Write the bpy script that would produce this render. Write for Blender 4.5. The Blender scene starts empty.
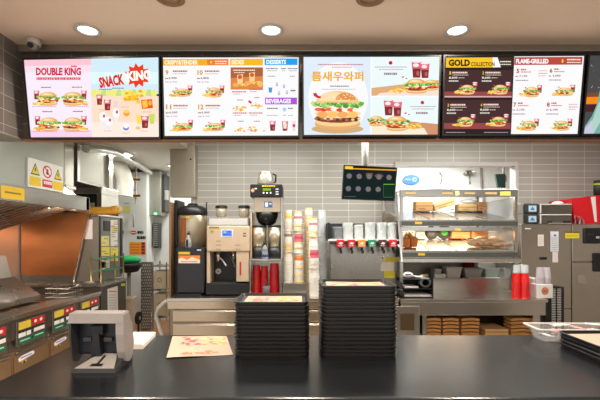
import bpy, bmesh, math, random
from mathutils import Vector, Matrix
random.seed(7)
PI = math.pi
S = bpy.context.scene
COL = S.collection
# ------------------------------------------------------------------ camera
cd = bpy.data.cameras.new('camera'); cam = bpy.data.objects.new('camera', cd); COL.objects.link(cam)
cd.sensor_width = 36; cd.lens = 24; cd.shift_y = 35/600
cam.location = (0, 0, 1.55); cam.rotation_euler = (PI/2, 0, 0)
cd.clip_start = .05
S.camera = cam
# ------------------------------------------------------------------ world, exposure
w = bpy.data.worlds.new('world'); S.world = w; w.use_nodes = True
w.node_tree.nodes['Background'].inputs[0].default_value = (1.0, .97, .93, 1)
w.node_tree.nodes['Background'].inputs[1].default_value = 1.05
S.view_settings.view_transform = 'Standard'; S.view_settings.look = 'None'
S.view_settings.gamma = 1; S.view_settings.use_curve_mapping = False
S.view_settings.exposure = 0.0
# ------------------------------------------------------------------ lights of the room
def area(name, loc, sx, sy, power, col, rot=(0,0,0), shape='RECTANGLE', spread=PI):
    l = bpy.data.lights.new(name, 'AREA'); l.shape = shape; l.size = sx
    if shape == 'RECTANGLE': l.size_y = sy
    l.energy = power; l.color = col; l.spread = spread
    o = bpy.data.objects.new(name, l); COL.objects.link(o); o.location = loc; o.rotation_euler = rot
    return o
WARM = (1.0, .84, .70); COOL = (1.0, .97, .90)
KL = [(-1.35, 3.9, 26), (-2.59, 5.62, 10), (-.3, 4.0, 30), (1.1, 3.9, 30), (2.6, 4.0, 34)]      # kitchen ceiling panels
for i, (x, y, p) in enumerate(KL): area('panel_light', (x, y, 2.672 if i == 1 else 2.872), .4 if i == 1 else 1.0, .2 if i == 1 else .3, p, COOL)
area('panel_light', (2.2, 6.4, 2.872), 1.2, .5, 66, (1, 1, .96))
area('panel_light', (-1.95, 6.6, 2.672), .4, .2, 20, COOL)  # added corridor light, hidden behind the wall cabinet
DL = [(-1.39, 2.62, 9), (-.19, 2.62, 9), (1.03, 2.62, 9)]
for x, y, p in DL: area('downlight_lamp', (x, y, 2.885), .11, 0, p, WARM, shape='DISK', spread=2.6)
DL_ADDED = [(-1.4, .6), (0, .6), (1.4, .6), (-.7, -.6), (.7, -.6)]  # out of view, added as fill for the ordering side
for x, y in DL_ADDED: area('downlight_lamp', (x, y, 2.885), .14, 0, 36, WARM, shape='DISK', spread=2.8)  # added fill lamps, out of view

# ------------------------------------------------------------------ pixel-to-place helpers (D = distance from the camera plane)
def X(px, D): return (px-300)/400*D
def Z(py, D): return 1.55-(py-235)/400*D
# ------------------------------------------------------------------ materials
MC = {}
def lin(c): return tuple(((v/255)/12.92 if v/255 <= .04045 else ((v/255+.055)/1.055)**2.4) for v in c)
def mat(name, rgb=(128,128,128), rough=.5, metal=0., noise=.06, nscale=20, stretch=None, bump=0., trans=0., alpha=1., coat=0., spec=None, emis=0, sss=0):
    if name in MC: return MC[name]
    m = bpy.data.materials.new(name); m.use_nodes = True; MC[name] = m
    nt = m.node_tree; b = nt.nodes['Principled BSDF']
    c = lin(rgb)
    b.inputs['Roughness'].default_value = rough; b.inputs['Metallic'].default_value = metal
    if trans: b.inputs['Transmission Weight'].default_value = trans; b.inputs['IOR'].default_value = 1.2
    if alpha < 1: b.inputs['Alpha'].default_value = alpha
    if coat: b.inputs['Coat Weight'].default_value = coat; b.inputs['Coat Roughness'].default_value = .08
    if spec is not None: b.inputs['Specular IOR Level'].default_value = spec
    tc = nt.nodes.new('ShaderNodeTexCoord'); mp = nt.nodes.new('ShaderNodeMapping'); n = nt.nodes.new('ShaderNodeTexNoise')
    nt.links.new(tc.outputs['Object'], mp.inputs[0]); nt.links.new(mp.outputs[0], n.inputs['Vector'])
    if stretch: mp.inputs['Scale'].default_value = stretch
    n.inputs['Scale'].default_value = nscale; n.inputs['Detail'].default_value = 3
    r = nt.nodes.new('ShaderNodeMix'); r.data_type = 'RGBA'
    r.inputs['A'].default_value = (*[v*(1-noise*2) for v in c], 1); r.inputs['B'].default_value = (*[min(1, v*(1+noise*2)) for v in c], 1)
    nt.links.new(n.outputs['Fac'], r.inputs['Factor']); nt.links.new(r.outputs['Result'], b.inputs['Base Color'])
    if metal > .5:
        q = nt.nodes.new('ShaderNodeMapRange'); q.inputs['To Min'].default_value = rough*.75; q.inputs['To Max'].default_value = rough*1.3
        nt.links.new(n.outputs['Fac'], q.inputs['Value']); nt.links.new(q.outputs[0], b.inputs['Roughness'])
    if bump:
        bp = nt.nodes.new('ShaderNodeBump'); bp.inputs['Strength'].default_value = bump; bp.inputs['Distance'].default_value = .004
        nt.links.new(n.outputs['Fac'], bp.inputs['Height']); nt.links.new(bp.outputs[0], b.inputs['Normal'])
    if emis:
        b.inputs['Emission Color'].default_value = (*c, 1); b.inputs['Emission Strength'].default_value = emis
    return m
def tile(name, rgb, grout, tw, th, rough, axis='xz', offset=0., mortar=.004, var=.05, off2=(0,0), metal=0):
    if name in MC: return MC[name]
    m = bpy.data.materials.new(name); m.use_nodes = True; MC[name] = m
    nt = m.node_tree; b = nt.nodes['Principled BSDF']; b.inputs['Roughness'].default_value = rough
    b.inputs['Metallic'].default_value = metal
    tc = nt.nodes.new('ShaderNodeTexCoord'); sp = nt.nodes.new('ShaderNodeSeparateXYZ'); cb = nt.nodes.new('ShaderNodeCombineXYZ')
    nt.links.new(tc.outputs['Object'], sp.inputs[0])
    d = {'x': 0, 'y': 1, 'z': 2}
    for k in (0, 1):
        a = nt.nodes.new('ShaderNodeMath'); a.inputs[1].default_value = off2[k]
        nt.links.new(sp.outputs[d[axis[k]]], a.inputs[0]); nt.links.new(a.outputs[0], cb.inputs[k])
    br = nt.nodes.new('ShaderNodeTexBrick'); nt.links.new(cb.outputs[0], br.inputs['Vector'])
    br.offset = offset; br.squash = 1
    br.inputs['Scale'].default_value = 1; br.inputs['Brick Width'].default_value = tw; br.inputs['Row Height'].default_value = th
    br.inputs['Mortar Size'].default_value = mortar; br.inputs['Mortar Smooth'].default_value = .1
    c = lin(rgb); g = lin(grout)
    br.inputs['Color1'].default_value = (*[v*(1-var) for v in c], 1); br.inputs['Color2'].default_value = (*[v*(1+var) for v in c], 1)
    br.inputs['Mortar'].default_value = (*g, 1)
    nt.links.new(br.outputs['Color'], b.inputs['Base Color'])
    bp = nt.nodes.new('ShaderNodeBump'); bp.inputs['Strength'].default_value = .4; bp.inputs['Distance'].default_value = .002; bp.invert = True
    nt.links.new(br.outputs['Fac'], bp.inputs['Height']); nt.links.new(bp.outputs[0], b.inputs['Normal'])
    return m
def E(rgb, k=1.0):       # light given off by a screen
    rgb = tuple(int(round(min(255, max(0, v))/12)*12) for v in rgb)
    key = 'screen_%d_%d_%d_%d' % (*rgb, int(k*100))
    if key in MC: return MC[key]
    m = bpy.data.materials.new(key); m.use_nodes = True; MC[key] = m
    nt = m.node_tree; nt.nodes.clear()
    e = nt.nodes.new('ShaderNodeEmission'); o = nt.nodes.new('ShaderNodeOutputMaterial')
    e.inputs[0].default_value = (*lin(tuple(min(255, v) for v in rgb)), 1); e.inputs[1].default_value = k*1.12
    nt.links.new(e.outputs[0], o.inputs[0]); return m
def Pm(rgb, rough=.6):   # printed paper / plastic colour
    rgb = tuple(int(min(255, max(0, v))) for v in rgb)
    return mat('print_%d_%d_%d' % rgb, rgb, rough, noise=.02)
STEEL = mat('brushed_steel', (206,202,194), .22, .97, .025, 2.5)
STEELV = mat('brushed_steel_vertical', (204,200,192), .24, .97, .025, 2.5)
STEELD = mat('worn_steel', (168,164,156), .28, .95, .05, 4)
STEELW = mat('warm_steel', (210,192,168), .24, .94, .03, 2.5)
BLACKP = mat('black_plastic', (22,22,23), .42, 0, .1)
DARKP = mat('dark_grey_plastic', (48,49,51), .45, 0, .08)
GREYP = mat('grey_plastic', (150,146,142), .45, 0, .04)
LGREYP = mat('light_grey_plastic', (206,202,198), .45, 0, .03)
WHITEP = mat('white_plastic', (232,232,228), .4, 0, .02)
CREAM = mat('cream_plastic', (208,184,156), .35, 0, .03)
RUBBER = mat('rubber', (18,18,18), .7)
GLASS = mat('clear_glass', (245,250,250), .04, 0, .0, trans=0, alpha=.10)
CLEARP = mat('clear_plastic', (235,240,242), .15, 0, .02, alpha=.32)
PAPER = mat('paper', (236,232,224), .8, 0, .03)
KRAFT = mat('kraft_paper', (196,142,82), .8, 0, .12, 30)
CARD = mat('cardboard', (190,140,92), .85, 0, .08, 25)
REDP = mat('red_plastic', (200,22,24), .3, 0, .04)
WARMREFL = mat('steel_painted_warm_reflection', (228,146,94), .3, .9, .16, 2, (1, 1, 3))  # stainless steel; the warm light it reflects is painted into the colour
COUNTER = mat('charcoal_laminate', (20,23,25), .22, 0, .22, 5, bump=.02, spec=.5)
TRAYM = mat('black_tray_plastic', (19,18,18), .36, 0, .12, 40)
# ------------------------------------------------------------------ mesh builder
WM = {}
def wmat(o): return WM.get(o.name, Matrix.Identity(4))
class MB:
    def __init__(s): s.v = []; s.f = []; s.m = []; s.sm = []; s.mats = []
    def mi(s, m):
        if m not in s.mats: s.mats.append(m)
        return s.mats.index(m)
    def add(s, vs, fs, m, smooth=False, M=None):
        k = len(s.v); i = s.mi(m)
        for v in vs:
            v = Vector(v); s.v.append(M @ v if M else v)
        for f in fs:
            s.f.append([a+k for a in f]); s.m.append(i); s.sm.append(smooth)
        return s
    def box(s, a, b, m, bev=0., M=None, seg=2):
        x0,x1 = sorted((a[0],b[0])); y0,y1 = sorted((a[1],b[1])); z0,z1 = sorted((a[2],b[2]))
        if bev <= 0:
            vs = [(x,y,z) for z in (z0,z1) for y in (y0,y1) for x in (x0,x1)]
            return s.add(vs, [(0,2,3,1),(4,5,7,6),(0,1,5,4),(2,6,7,3),(0,4,6,2),(1,3,7,5)], m, False, M)
        bm = bmesh.new(); bmesh.ops.create_cube(bm, size=1)
        for v in bm.verts: v.co = ((x0+x1)/2+v.co.x*(x1-x0), (y0+y1)/2+v.co.y*(y1-y0), (z0+z1)/2+v.co.z*(z1-z0))
        bev = min(bev, .45*min(x1-x0, y1-y0, z1-z0))
        bmesh.ops.bevel(bm, geom=list(bm.edges), offset=bev, segments=seg, affect='EDGES', profile=.5)
        bm.verts.index_update()
        s.add([v.co.copy() for v in bm.verts], [[v.index for v in f.verts] for f in bm.faces], m, False, M)
        bm.free(); return s
    def hexa(s, bot, top, m, M=None):      # any 8-corner solid: bottom loop, top loop
        n = len(bot)
        fs = [list(range(n))[::-1], list(range(n, 2*n))]+[(i,(i+1)%n,(i+1)%n+n,i+n) for i in range(n)]
        return s.add(list(bot)+list(top), fs, m, False, M)
    def lathe(s, c, prof, m, n=24, M=None, smooth=True, cap=True, sc=(1,1)):
        vs = []; fs = []
        for r, z in prof:
            for i in range(n):
                a = 2*PI*i/n; vs.append((c[0]+r*sc[0]*math.cos(a), c[1]+r*sc[1]*math.sin(a), c[2]+z))
        for j in range(len(prof)-1):
            for i in range(n):
                fs.append((j*n+i, j*n+(i+1)%n, (j+1)*n+(i+1)%n, (j+1)*n+i))
        s.add(vs, fs, m, smooth, M)
        if cap:
            k = len(s.v)-len(vs); i_ = s.mi(m)
            s.f.append([k+i for i in range(n)][::-1]); s.m.append(i_); s.sm.append(False)
            s.f.append([k+(len(prof)-1)*n+i for i in range(n)]); s.m.append(i_); s.sm.append(False)
        return s
    def cyl(s, p, q, r, m, n=16, r2=None):
        p = Vector(p); q = Vector(q); d = q-p; L = d.length
        M = Matrix.Translation(p) @ d.to_track_quat('Z', 'Y').to_matrix().to_4x4()
        return s.lathe((0,0,0), [(r,0),(r if r2 is None else r2, L)], m, n, M)
    def tube(s, pts, r, m, n=8):
        pts = [Vector(p) for p in pts]; vs = []; fs = []; N = len(pts)
        up = Vector((.13,.21,1)).normalized()
        for i, p in enumerate(pts):
            t = (pts[min(i+1, N-1)]-pts[max(i-1, 0)]).normalized()
            a = t.cross(up)
            if a.length < 1e-3: a = t.cross(Vector((1,0,0)))
            a.normalize(); b = t.cross(a)
            for k in range(n):
                an = 2*PI*k/n; vs.append(p+(a*math.cos(an)+b*math.sin(an))*r)
        for i in range(N-1):
            for k in range(n): fs.append((i*n+k, i*n+(k+1)%n, (i+1)*n+(k+1)%n, (i+1)*n+k))
        s.add(vs, fs, m, True)
        k = len(s.v)-len(vs); i_ = s.mi(m)
        s.f.append([k+i for i in range(n)]); s.m.append(i_); s.sm.append(False)
        s.f.append([k+(N-1)*n+i for i in range(n)][::-1]); s.m.append(i_); s.sm.append(False)
        return s
    def loft(s, loops, m, cap0=True, cap1=True, smooth=False, M=None):
        n = len(loops[0]); vs = [p for l in loops for p in l]; fs = []
        for j in range(len(loops)-1):
            for i in range(n): fs.append((j*n+i, j*n+(i+1)%n, (j+1)*n+(i+1)%n, (j+1)*n+i))
        if cap0: fs.append(list(range(n))[::-1])
        if cap1: fs.append([(len(loops)-1)*n+i for i in range(n)])
        return s.add(vs, fs, m, smooth, M)
    def prism(s, pts, a, b, m, plane='xz', M=None):    # outline in a plane, pushed from a to b on the third axis
        def q(p, t): return {'xz': (p[0], t, p[1]), 'yz': (t, p[0], p[1]), 'xy': (p[0], p[1], t)}[plane]
        return s.loft([[q(p, a) for p in pts], [q(p, b) for p in pts]], m, M=M)
    def sphere(s, c, r, m, sc=(1,1,1), n=16, k=9, jit=0, M=None):
        vs = []; fs = []
        for j in range(k+1):
            t = PI*j/k
            for i in range(n):
                a = 2*PI*i/n; jj = 1+random.uniform(-jit, jit)
                vs.append((c[0]+r*sc[0]*jj*math.sin(t)*math.cos(a), c[1]+r*sc[1]*jj*math.sin(t)*math.sin(a), c[2]+r*sc[2]*jj*math.cos(t)))
        for j in range(k):
            for i in range(n): fs.append((j*n+i, (j+1)*n+i, (j+1)*n+(i+1)%n, j*n+(i+1)%n))
        return s.add(vs, fs, m, True, M)
    def split(s, name, parent, label=None):      # every loose piece becomes a part of its own
        p = list(range(len(s.v)))
        def find(a):
            while p[a] != a: p[a] = p[p[a]]; a = p[a]
            return a
        for fc in s.f:
            for a in fc[1:]: p[find(a)] = find(fc[0])
        grp = {}
        for i, fc in enumerate(s.f): grp.setdefault(find(fc[0]), []).append(i)
        for ids in grp.values():
            m = MB(); m.mats = s.mats; mp = {}
            for i in ids:
                nf = []
                for a in s.f[i]:
                    if a not in mp: mp[a] = len(m.v); m.v.append(s.v[a])
                    nf.append(mp[a])
                m.f.append(nf); m.m.append(s.m[i]); m.sm.append(s.sm[i])
            m.build(name, parent, label)
    def build(s, name, parent=None, label=None, cat=None, group=None, kind=None, origin=None):
        me = bpy.data.meshes.new(name)
        if parent is not None: inv = wmat(parent).inverted(); vs = [inv @ v for v in s.v]; org = None
        else:
            if origin is None:
                xs = [v.x for v in s.v]; ys = [v.y for v in s.v]; zs = [v.z for v in s.v]
                origin = ((min(xs)+max(xs))/2, (min(ys)+max(ys))/2, min(zs))
            org = Vector(origin); vs = [v-org for v in s.v]
        me.from_pydata([tuple(v) for v in vs], [], s.f)
        for m in s.mats: me.materials.append(m)
        me.polygons.foreach_set('material_index', s.m); me.polygons.foreach_set('use_smooth', s.sm)
        me.update(); me.validate()
        o = bpy.data.objects.new(name, me); COL.objects.link(o)
        if parent is not None: o.parent = parent; WM[o.name] = wmat(parent)
        else: o.location = org; WM[o.name] = Matrix.Translation(org)
        tagp(o, label, cat, group, kind)
        return o
def tagp(o, label=None, cat=None, group=None, kind=None):
    if label: o['label'] = label
    if cat: o['category'] = cat
    if group: o['group'] = group
    if kind: o['kind'] = kind
def T(name, label, cat, loc, group=None, rz=0):
    o = bpy.data.objects.new(name, None); COL.objects.link(o); o.location = loc; o.rotation_euler = (0,0,rz)
    o.empty_display_size = .05
    WM[o.name] = Matrix.Translation(loc) @ Matrix.Rotation(rz, 4, 'Z'); tagp(o, label, cat, group); return o
def struct(name, mb, parent=None):
    return mb.build(name, parent, kind=None if parent else 'structure', origin=None if parent else (0,0,0))
def dup(root, loc, label=None, group=None, rz=None):
    r = root.copy(); COL.objects.link(r); r.location = loc
    if rz is not None: r.rotation_euler = (0,0,rz)
    if label: r['label'] = label
    if group: r['group'] = group
    for ch in list(root.children):
        c = ch.copy(); COL.objects.link(c); c.parent = r
        for g in list(ch.children):
            d = g.copy(); COL.objects.link(d); d.parent = c
    return r
ORD = ['', 'second', 'third', 'fourth', 'fifth', 'sixth', 'seventh', 'eighth', 'ninth', 'tenth', 'eleventh', 'twelfth', 'thirteenth', 'fourteenth', 'fifteenth', 'sixteenth', 'seventeenth', 'eighteenth', 'nineteenth', 'twentieth']+['twenty-'+w for w in ('first','second','third','fourth','fifth','sixth','seventh','eighth','ninth')]
def nth(i, n, end='top'):       # i counted from the top, 0 first
    if i == 0: return 'topmost'
    if i == n-1: return 'bottom one'
    return ORD[i]+' from top'
# flat graphics: screens, labels, printed paper.  fn(u, v, layer) -> point
TXT = {}
def textgeo(body, bold=.0, shear=0.):
    key = (body, bold, shear)
    if key in TXT: return TXT[key]
    c = bpy.data.curves.new('lettering', 'FONT'); c.body = body; c.offset = bold; c.shear = shear; c.resolution_u = 2
    o = bpy.data.objects.new('lettering', c)
    me = bpy.data.meshes.new_from_object(o)
    vs = [v.co.copy() for v in me.vertices]; fs = [list(p.vertices) for p in me.polygons]
    bpy.data.objects.remove(o); bpy.data.meshes.remove(me); bpy.data.curves.remove(c)
    if vs:
        x0 = min(v.x for v in vs); x1 = max(v.x for v in vs); y0 = min(v.y for v in vs); y1 = max(v.y for v in vs)
        vs = [((v.x-x0)/max(1e-6, x1-x0), 1-(v.y-y0)/max(1e-6, y1-y0)) for v in vs]
    TXT[key] = (vs, fs); return TXT[key]
class G(MB):
    def __init__(s, fn, mk=E): super().__init__(); s.fn = fn; s.mk = mk
    def poly(s, pts, c, l=1): return s.add([s.fn(u, v, l) for u, v in pts], [list(range(len(pts)))], s.mk(c))
    def rect(s, x0, y0, x1, y1, c, l=1): return s.poly([(x0,y0),(x1,y0),(x1,y1),(x0,y1)], c, l)
    def ell(s, cx, cy, rx, ry, c, l=1, a0=0, a1=360, n=16, wob=0):
        pts = []
        for i in range(n+(a1-a0 < 360)):
            a = math.radians(a0+(a1-a0)*i/n); k = 1+(wob*(1 if i % 2 else -1))
            pts.append((cx+rx*k*math.cos(a), cy-ry*k*math.sin(a)))
        return s.poly(pts, c, l)
    def text(s, body, x0, y0, x1, y1, c, l=3, bold=.02, shear=0, rot=0):
        vs, fs = textgeo(body, bold, shear)
        cx, cy = (x0+x1)/2, (y0+y1)/2; ca, sa = math.cos(math.radians(rot)), math.sin(math.radians(rot))
        P = []
        for u, v in vs:
            dx = (u-.5)*(x1-x0); dy = (v-.5)*(y1-y0)
            P.append(s.fn(cx+dx*ca+dy*sa, cy-dx*sa+dy*ca, l))
        return s.add(P, fs, s.mk(c))
    def dashes(s, x0, x1, y, c, h=.5, l=2, seed=0):
        R = random.Random(seed+int(x0*7+y*13)); x = x0
        while x < x1-.3:
            wd = R.uniform(.8, 2.2); s.rect(x, y-h/2, min(x1, x+wd), y+h/2, c, l); x += wd+.35
        return s
def pmap(D): return lambda u, v, l: (X(u, D), D-.0008*l, Z(v, D))
def smap(x, s=1):    # picture on a plane x = const, facing +x
    def fn(u, v, l):
        D = x*400/(u-300); return (x+.0008*l*s, D, Z(v, D))
    return fn
def rr(w, d, r, z, cx=0, cy=0, k=4):
    pts = []
    for (sx, sy, a0) in ((1,1,0),(-1,1,90),(-1,-1,180),(1,-1,270)):
        for i in range(k+1):
            a = math.radians(a0+90*i/k); pts.append((cx+sx*(w/2-r)+r*math.cos(a), cy+sy*(d/2-r)+r*math.sin(a), z))
    return pts
# ------------------------------------------------------------------ the room
WALLT = tile('grey_wall_tile', (186,182,175), (232,228,220), .36, .09, .3, 'xz', 0, .0045, .04, (.05, .0))
DARKT = tile('dark_header_tile', (96,90,80), (150,142,130), .235, .30, .28, 'xz', 0, .003, .08, (0, .05))
DARKTL = tile('dark_glossy_wall_tile', (124,118,114), (170,162,156), .30, .10, .16, 'yz', 0, .003, .12)
CEIL = mat('painted_ceiling', (240,216,192), .75, 0, .015, 2)
KCEIL = mat('kitchen_ceiling', (226,222,212), .7, 0, .02, 2)
WHITEW = mat('white_wall_panel', (226,228,226), .45, 0, .02, 2)
FLOORT = tile('brown_floor_tile', (172,112,66), (120,84,56), .3, .3, .3, 'xy', 0, .004, .08)
FLOORC = tile('grey_floor_tile', (170,164,154), (120,114,106), .6, .6, .3, 'xy', 0, .003, .05)
struct('floor', MB().box((-3.5,5.3,-.05),(4.4,7.4,0), FLOORT))
struct('floor', MB().box((-3.5,-1.8,-.05),(4.4,5.3,0), FLOORC))
struct('ceiling', MB().box((-3.5,-1.8,2.9),(4.4,2.93,2.95), CEIL))
struct('ceiling', MB().box((-3.5,2.93,2.7),(-1.50,7.4,3.0), KCEIL))
struct('ceiling', MB().box((-1.50,2.93,2.9),(4.4,7.4,3.0), KCEIL))
struct('wall_left', MB().box((-2.10,-1.8,2.24),(-2.0,2.88,2.9), DARKTL))
struct('wall_front', MB().box((-3.5,2.88,2.235),(4.4,2.93,2.98), DARKT))
struct('trim_1', MB().box((-2.0,2.83,2.85),(4.4,2.88,2.9), mat('cove_metal', (150,140,128), .4, .6), .008))
struct('trim_2', MB().box((-1.98,2.85,2.218),(4.4,2.895,2.236), mat('brown_header_trim', (150,104,76), .45, .2), .006))
struct('trim_3', MB().box((-2.12,-1.8,2.222),(-1.98,2.895,2.24), mat('grey_header_trim', (150,146,138), .4, .3), .006))
struct('wall_back', MB().box((-1.44,5.5,0),(4.4,5.6,1.40), WALLT).box((-1.44,5.5,1.40),(1.33,5.6,2.9), WALLT).box((2.95,5.5,1.40),(4.4,5.6,2.9), WALLT).box((1.33,5.5,2.53),(2.95,5.6,2.9), WALLT))
struct('wall_corridor', MB().box((-1.50,5.5,0),(-1.44,7.3,2.9), WHITEW))
struct('wall_kitchen_left', MB().box((-3.5,2.2,0),(-3.4,7.3,2.7), mat('steel_wall_lining', (190,188,182), .4, .7, .04, 3)))
struct('wall_kitchen_back', MB().box((-3.5,7.3,0),(4.4,7.4,2.9), WHITEW))
struct('wall_right', MB().box((4.3,-1.8,0),(4.4,7.3,2.9), mat('right_wall_paint', (170,160,150), .6)))
# white frame of the lit opening in the tiled wall
fr = MB(); x0,x1,z0,z1 = 1.33,2.95,1.40,2.53
fr.box((x0-.03,5.46,z1-.035),(x1+.03,5.62,z1+.02), LGREYP, .004)
fr.box((x0-.04,5.46,z0),(x0+.004,5.62,z1-.035), LGREYP, .004); fr.box((x1-.004,5.46,z0),(x1+.04,5.62,z1-.035), LGREYP, .004)
struct('window_1', fr)
# recessed lights of the ordering side
def downlight(x, y, lab, lit=True):
    t = T('downlight', lab, 'ceiling light', (x, y, 2.87), 'round downlights in the warm ceiling')
    m = MB(); m.lathe((x,y,2.885), [(.075,.014),(.082,.0),(.062,.0),(.056,.014)], LGREYP if lit else mat('bronze_ring',(150,118,84),.4,.6), 28, cap=False); m.build('trim_ring', t)
    m = MB(); m.lathe((x,y,2.8925), [(.001,0),(.058,0),(.058,.005)], E((255,250,236), 5) if lit else mat('dim_lens',(170,140,110),.5), 28, cap=False); m.build('lamp_lens', t)
downlight(DL[0][0], DL[0][1], 'lit round downlight above the leftmost menu screen')
downlight(DL[1][0], DL[1][1], 'lit round downlight at the middle of the ceiling edge')
downlight(DL[2][0], DL[2][1], 'lit round downlight above the screen headed GOLD COLLECTION')
downlight(-.735, 2.26, 'unlit bronze ring fitting at top edge, left of the middle downlight', False)
downlight(.40, 2.26, 'unlit bronze ring fitting at top edge, right of the middle downlight', False)
for i, (x, y) in enumerate(DL_ADDED): downlight(x, y, 'added round lit downlight, unseen further out over the waiting area')
# kitchen ceiling panels
for i, (x, y, p) in enumerate(KL+[(2.2,6.4,0),(-1.95,6.6,0)]):
    sx, sy = (.62,.28) if i == 5 else (.20,.10) if i in (1,6) else (.52,.17)
    if i < 2: lab = ['white ceiling panel light over the fryer bank', 'bright white ceiling panel light in the corridor kitchen'][i]
    else: lab = ['ceiling panel light over the coffee machines', 'ceiling panel light over the drink dispenser', 'ceiling panel light over the heated display', 'ceiling panel light in the back kitchen behind the opening', 'small added ceiling panel light, hidden at the end of the corridor'][i-2]
    zc = 2.68 if i in (1,6) else 2.88
    t = T('ceiling_panel_light', lab, 'ceiling light', (x, y, zc), 'kitchen panel lights')
    MB().box((x-sx-.02,y-sy-.02,zc),(x+sx+.02,y+sy+.02,zc+.0195), WHITEP, .004).build('frame', t)
    MB().box((x-sx,y-sy,zc-.004),(x+sx,y+sy,zc-.0002), E((255,255,250), 2.5)).build('diffuser', t)
# dome camera
t = T('security_camera', 'small white dome security camera in the ceiling corner', 'camera', (X(34,2.75),2.75,2.84))
cx = X(34,2.75)
MB().lathe((cx,2.75,2.862), [(.042,.038),(.045,.0),(.04,-.012)], LGREYP, 24).build('housing', t)
MB().sphere((cx,2.74,2.852), .036, GREYP, n=20, k=12).build('dome', t)
MB().cyl((cx+.004,2.712,2.838),(cx+.006,2.70,2.832), .018, BLACKP, 20).build('lens', t)

# ------------------------------------------------------------------ menu screens
KB = .1266
def bmap(u, v, l):
    k = (235-v)/400; D = (2.9057-.0012*l)/(1+KB*k); return (X(u, D), D, 1.55+k*D)
def dpt(u, v, off):      # point on the screen plane pushed back by off metres
    k = (235-v)/400; D0 = 2.9057/(1+KB*k); return Vector((X(u, D0), D0+off, 1.55+k*D0))
def cup(g, x, y, s, l=5, top=(244,232,232)):
    g.poly([(x-2.0*s,y-3.2*s),(x+2.0*s,y-3.2*s),(x+1.5*s,y+3.2*s),(x-1.5*s,y+3.2*s)], (128,44,48), l)
    g.poly([(x-2.1*s,y-3.4*s),(x+2.1*s,y-3.4*s),(x+1.9*s,y-.6*s),(x-1.9*s,y-.6*s)], (222,110,118), l+1)
    g.ell(x-.3*s, y-2.0*s, 1.3*s, .8*s, (250,232,232), l+2, n=8); g.ell(x+.5*s, y+1.4*s, .7*s, 1.1*s, (176,96,90), l+2, n=8)
    g.ell(x, y-3.5*s, 2.1*s, .5*s, top, l+2, n=8)
def fries(g, x, y, s, l=6, R=random):
    for i in range(16):
        a = R.uniform(-.8, .8); xx = x+R.uniform(-3.4,3.4)*s; yy = y+R.uniform(-1.5,.9)*s; dx, dy = math.cos(a)*2.0*s, math.sin(a)*1.3*s
        g.poly([(xx-dx,yy-dy-.4*s),(xx+dx,yy+dy-.4*s),(xx+dx,yy+dy+.45*s),(xx-dx,yy-dy+.45*s)], R.choice([(255,208,96),(246,184,60),(255,226,140),(232,160,64)]), l+i*.06)
def burger(g, x, y, s, l=2, seed=0, long=False, shrimp=False):
    R = random.Random(seed); rx = 6.2*s*(1.15 if long else 1); b = .78 if long else 1
    g.ell(x, y+3.0*s*b, rx*.95, 1.3*s, (230,170,104), l, 0, 360, 18)
    g.ell(x, y+2.4*s*b, rx*.95, 1.1*s, (244,204,146), l+.3, 0, 360, 18)
    g.ell(x, y+1.5*s*b, rx, 1.2*s, (140,76,50), l+.6, 0, 360, 22, .04)
    for i in range(15): g.ell(x+rx*(i/7-1)*.9, y+(1.3+R.uniform(-.7,.8))*s*b, 1.0*s, .45*s, R.choice([(244,140,60),(220,70,48),(252,200,90),(120,60,40),(240,110,60),(250,226,190)]), l+.8+i*.03, n=8)
    for i in range(9): g.ell(x+rx*(i/4-1)*.86, y+(.2+R.uniform(-.3,.4))*s*b, 1.3*s, .55*s, R.choice([(226,66,50),(240,104,76),(252,240,222),(252,222,160)]), l+1.3+i*.03, n=8)
    for i in range(19): g.ell(x+rx*(i/9-1)*1.02, y+(-.75+R.uniform(-.8,.7))*s*b, 1.05*s, .7*s, R.choice([(96,160,62),(150,204,96),(76,140,52),(206,230,160),(120,184,72)]), l+1.7+i*.03, n=8, wob=.14)
    g.ell(x, y-1.4*s*b, rx*.86, 2.7*s*b, (230,164,96), l+2.4, 0, 180, 18)
    g.ell(x-.6*s, y-1.9*s*b, rx*.6, 1.8*s*b, (246,200,138), l+2.6, 0, 180, 14); g.ell(x-1.2*s, y-2.4*s*b, rx*.3, .9*s*b, (252,224,176), l+2.7, 0, 180, 12)
def combo(g, x, y, s=1, seed=0, left=True, long=False, side=1):
    if side > 0:
        cup(g, x+8.6*s, y-3.0*s, s*1.1, 2); burger(g, x+1.2*s, y-.2, s*1.12, 3, seed, long); fries(g, x-6*s, y+2.6*s, s, 7, random.Random(seed+5))
    else:
        cup(g, x-7.2*s, y-3.0*s, s*1.35, 2); burger(g, x+1.2*s, y, s, 3, seed, long); fries(g, x-6*s, y+2.9*s, s, 7, random.Random(seed+5))
    g.ell(x-4.5*s, y-4.2*s, .9*s, .5*s, (214,60,70), 9, n=8); g.ell(x-2.9*s, y-3.4*s, .6*s, .4*s, (214,60,70), 9, n=8)
def screen(lab, q):         # q: TL, TR, BR, BL of the lit area in photo pixels
    t = T('menu_screen', lab, 'menu screen', dpt((q[2][0]+q[3][0])/2, q[2][1], .03), 'row of menu screens above the counter')
    e = 1.6
    fo = [(q[0][0]-e,q[0][1]-e),(q[1][0]+e,q[1][1]-e),(q[2][0]+e,q[2][1]+e),(q[3][0]-e,q[3][1]+e)]
    m = MB(); m.loft([[dpt(u,v,.045) for u,v in fo], [dpt(u,v,-.004) for u,v in fo], [dpt(u,v,-.004) for u,v in q], [dpt(u,v,.0015) for u,v in q]], BLACKP, True, True)
    m.build('screen_housing', t); return t
BG = (236,238,244)
def part(g, t, name, label=None): return g.build(name, t, label)
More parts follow.
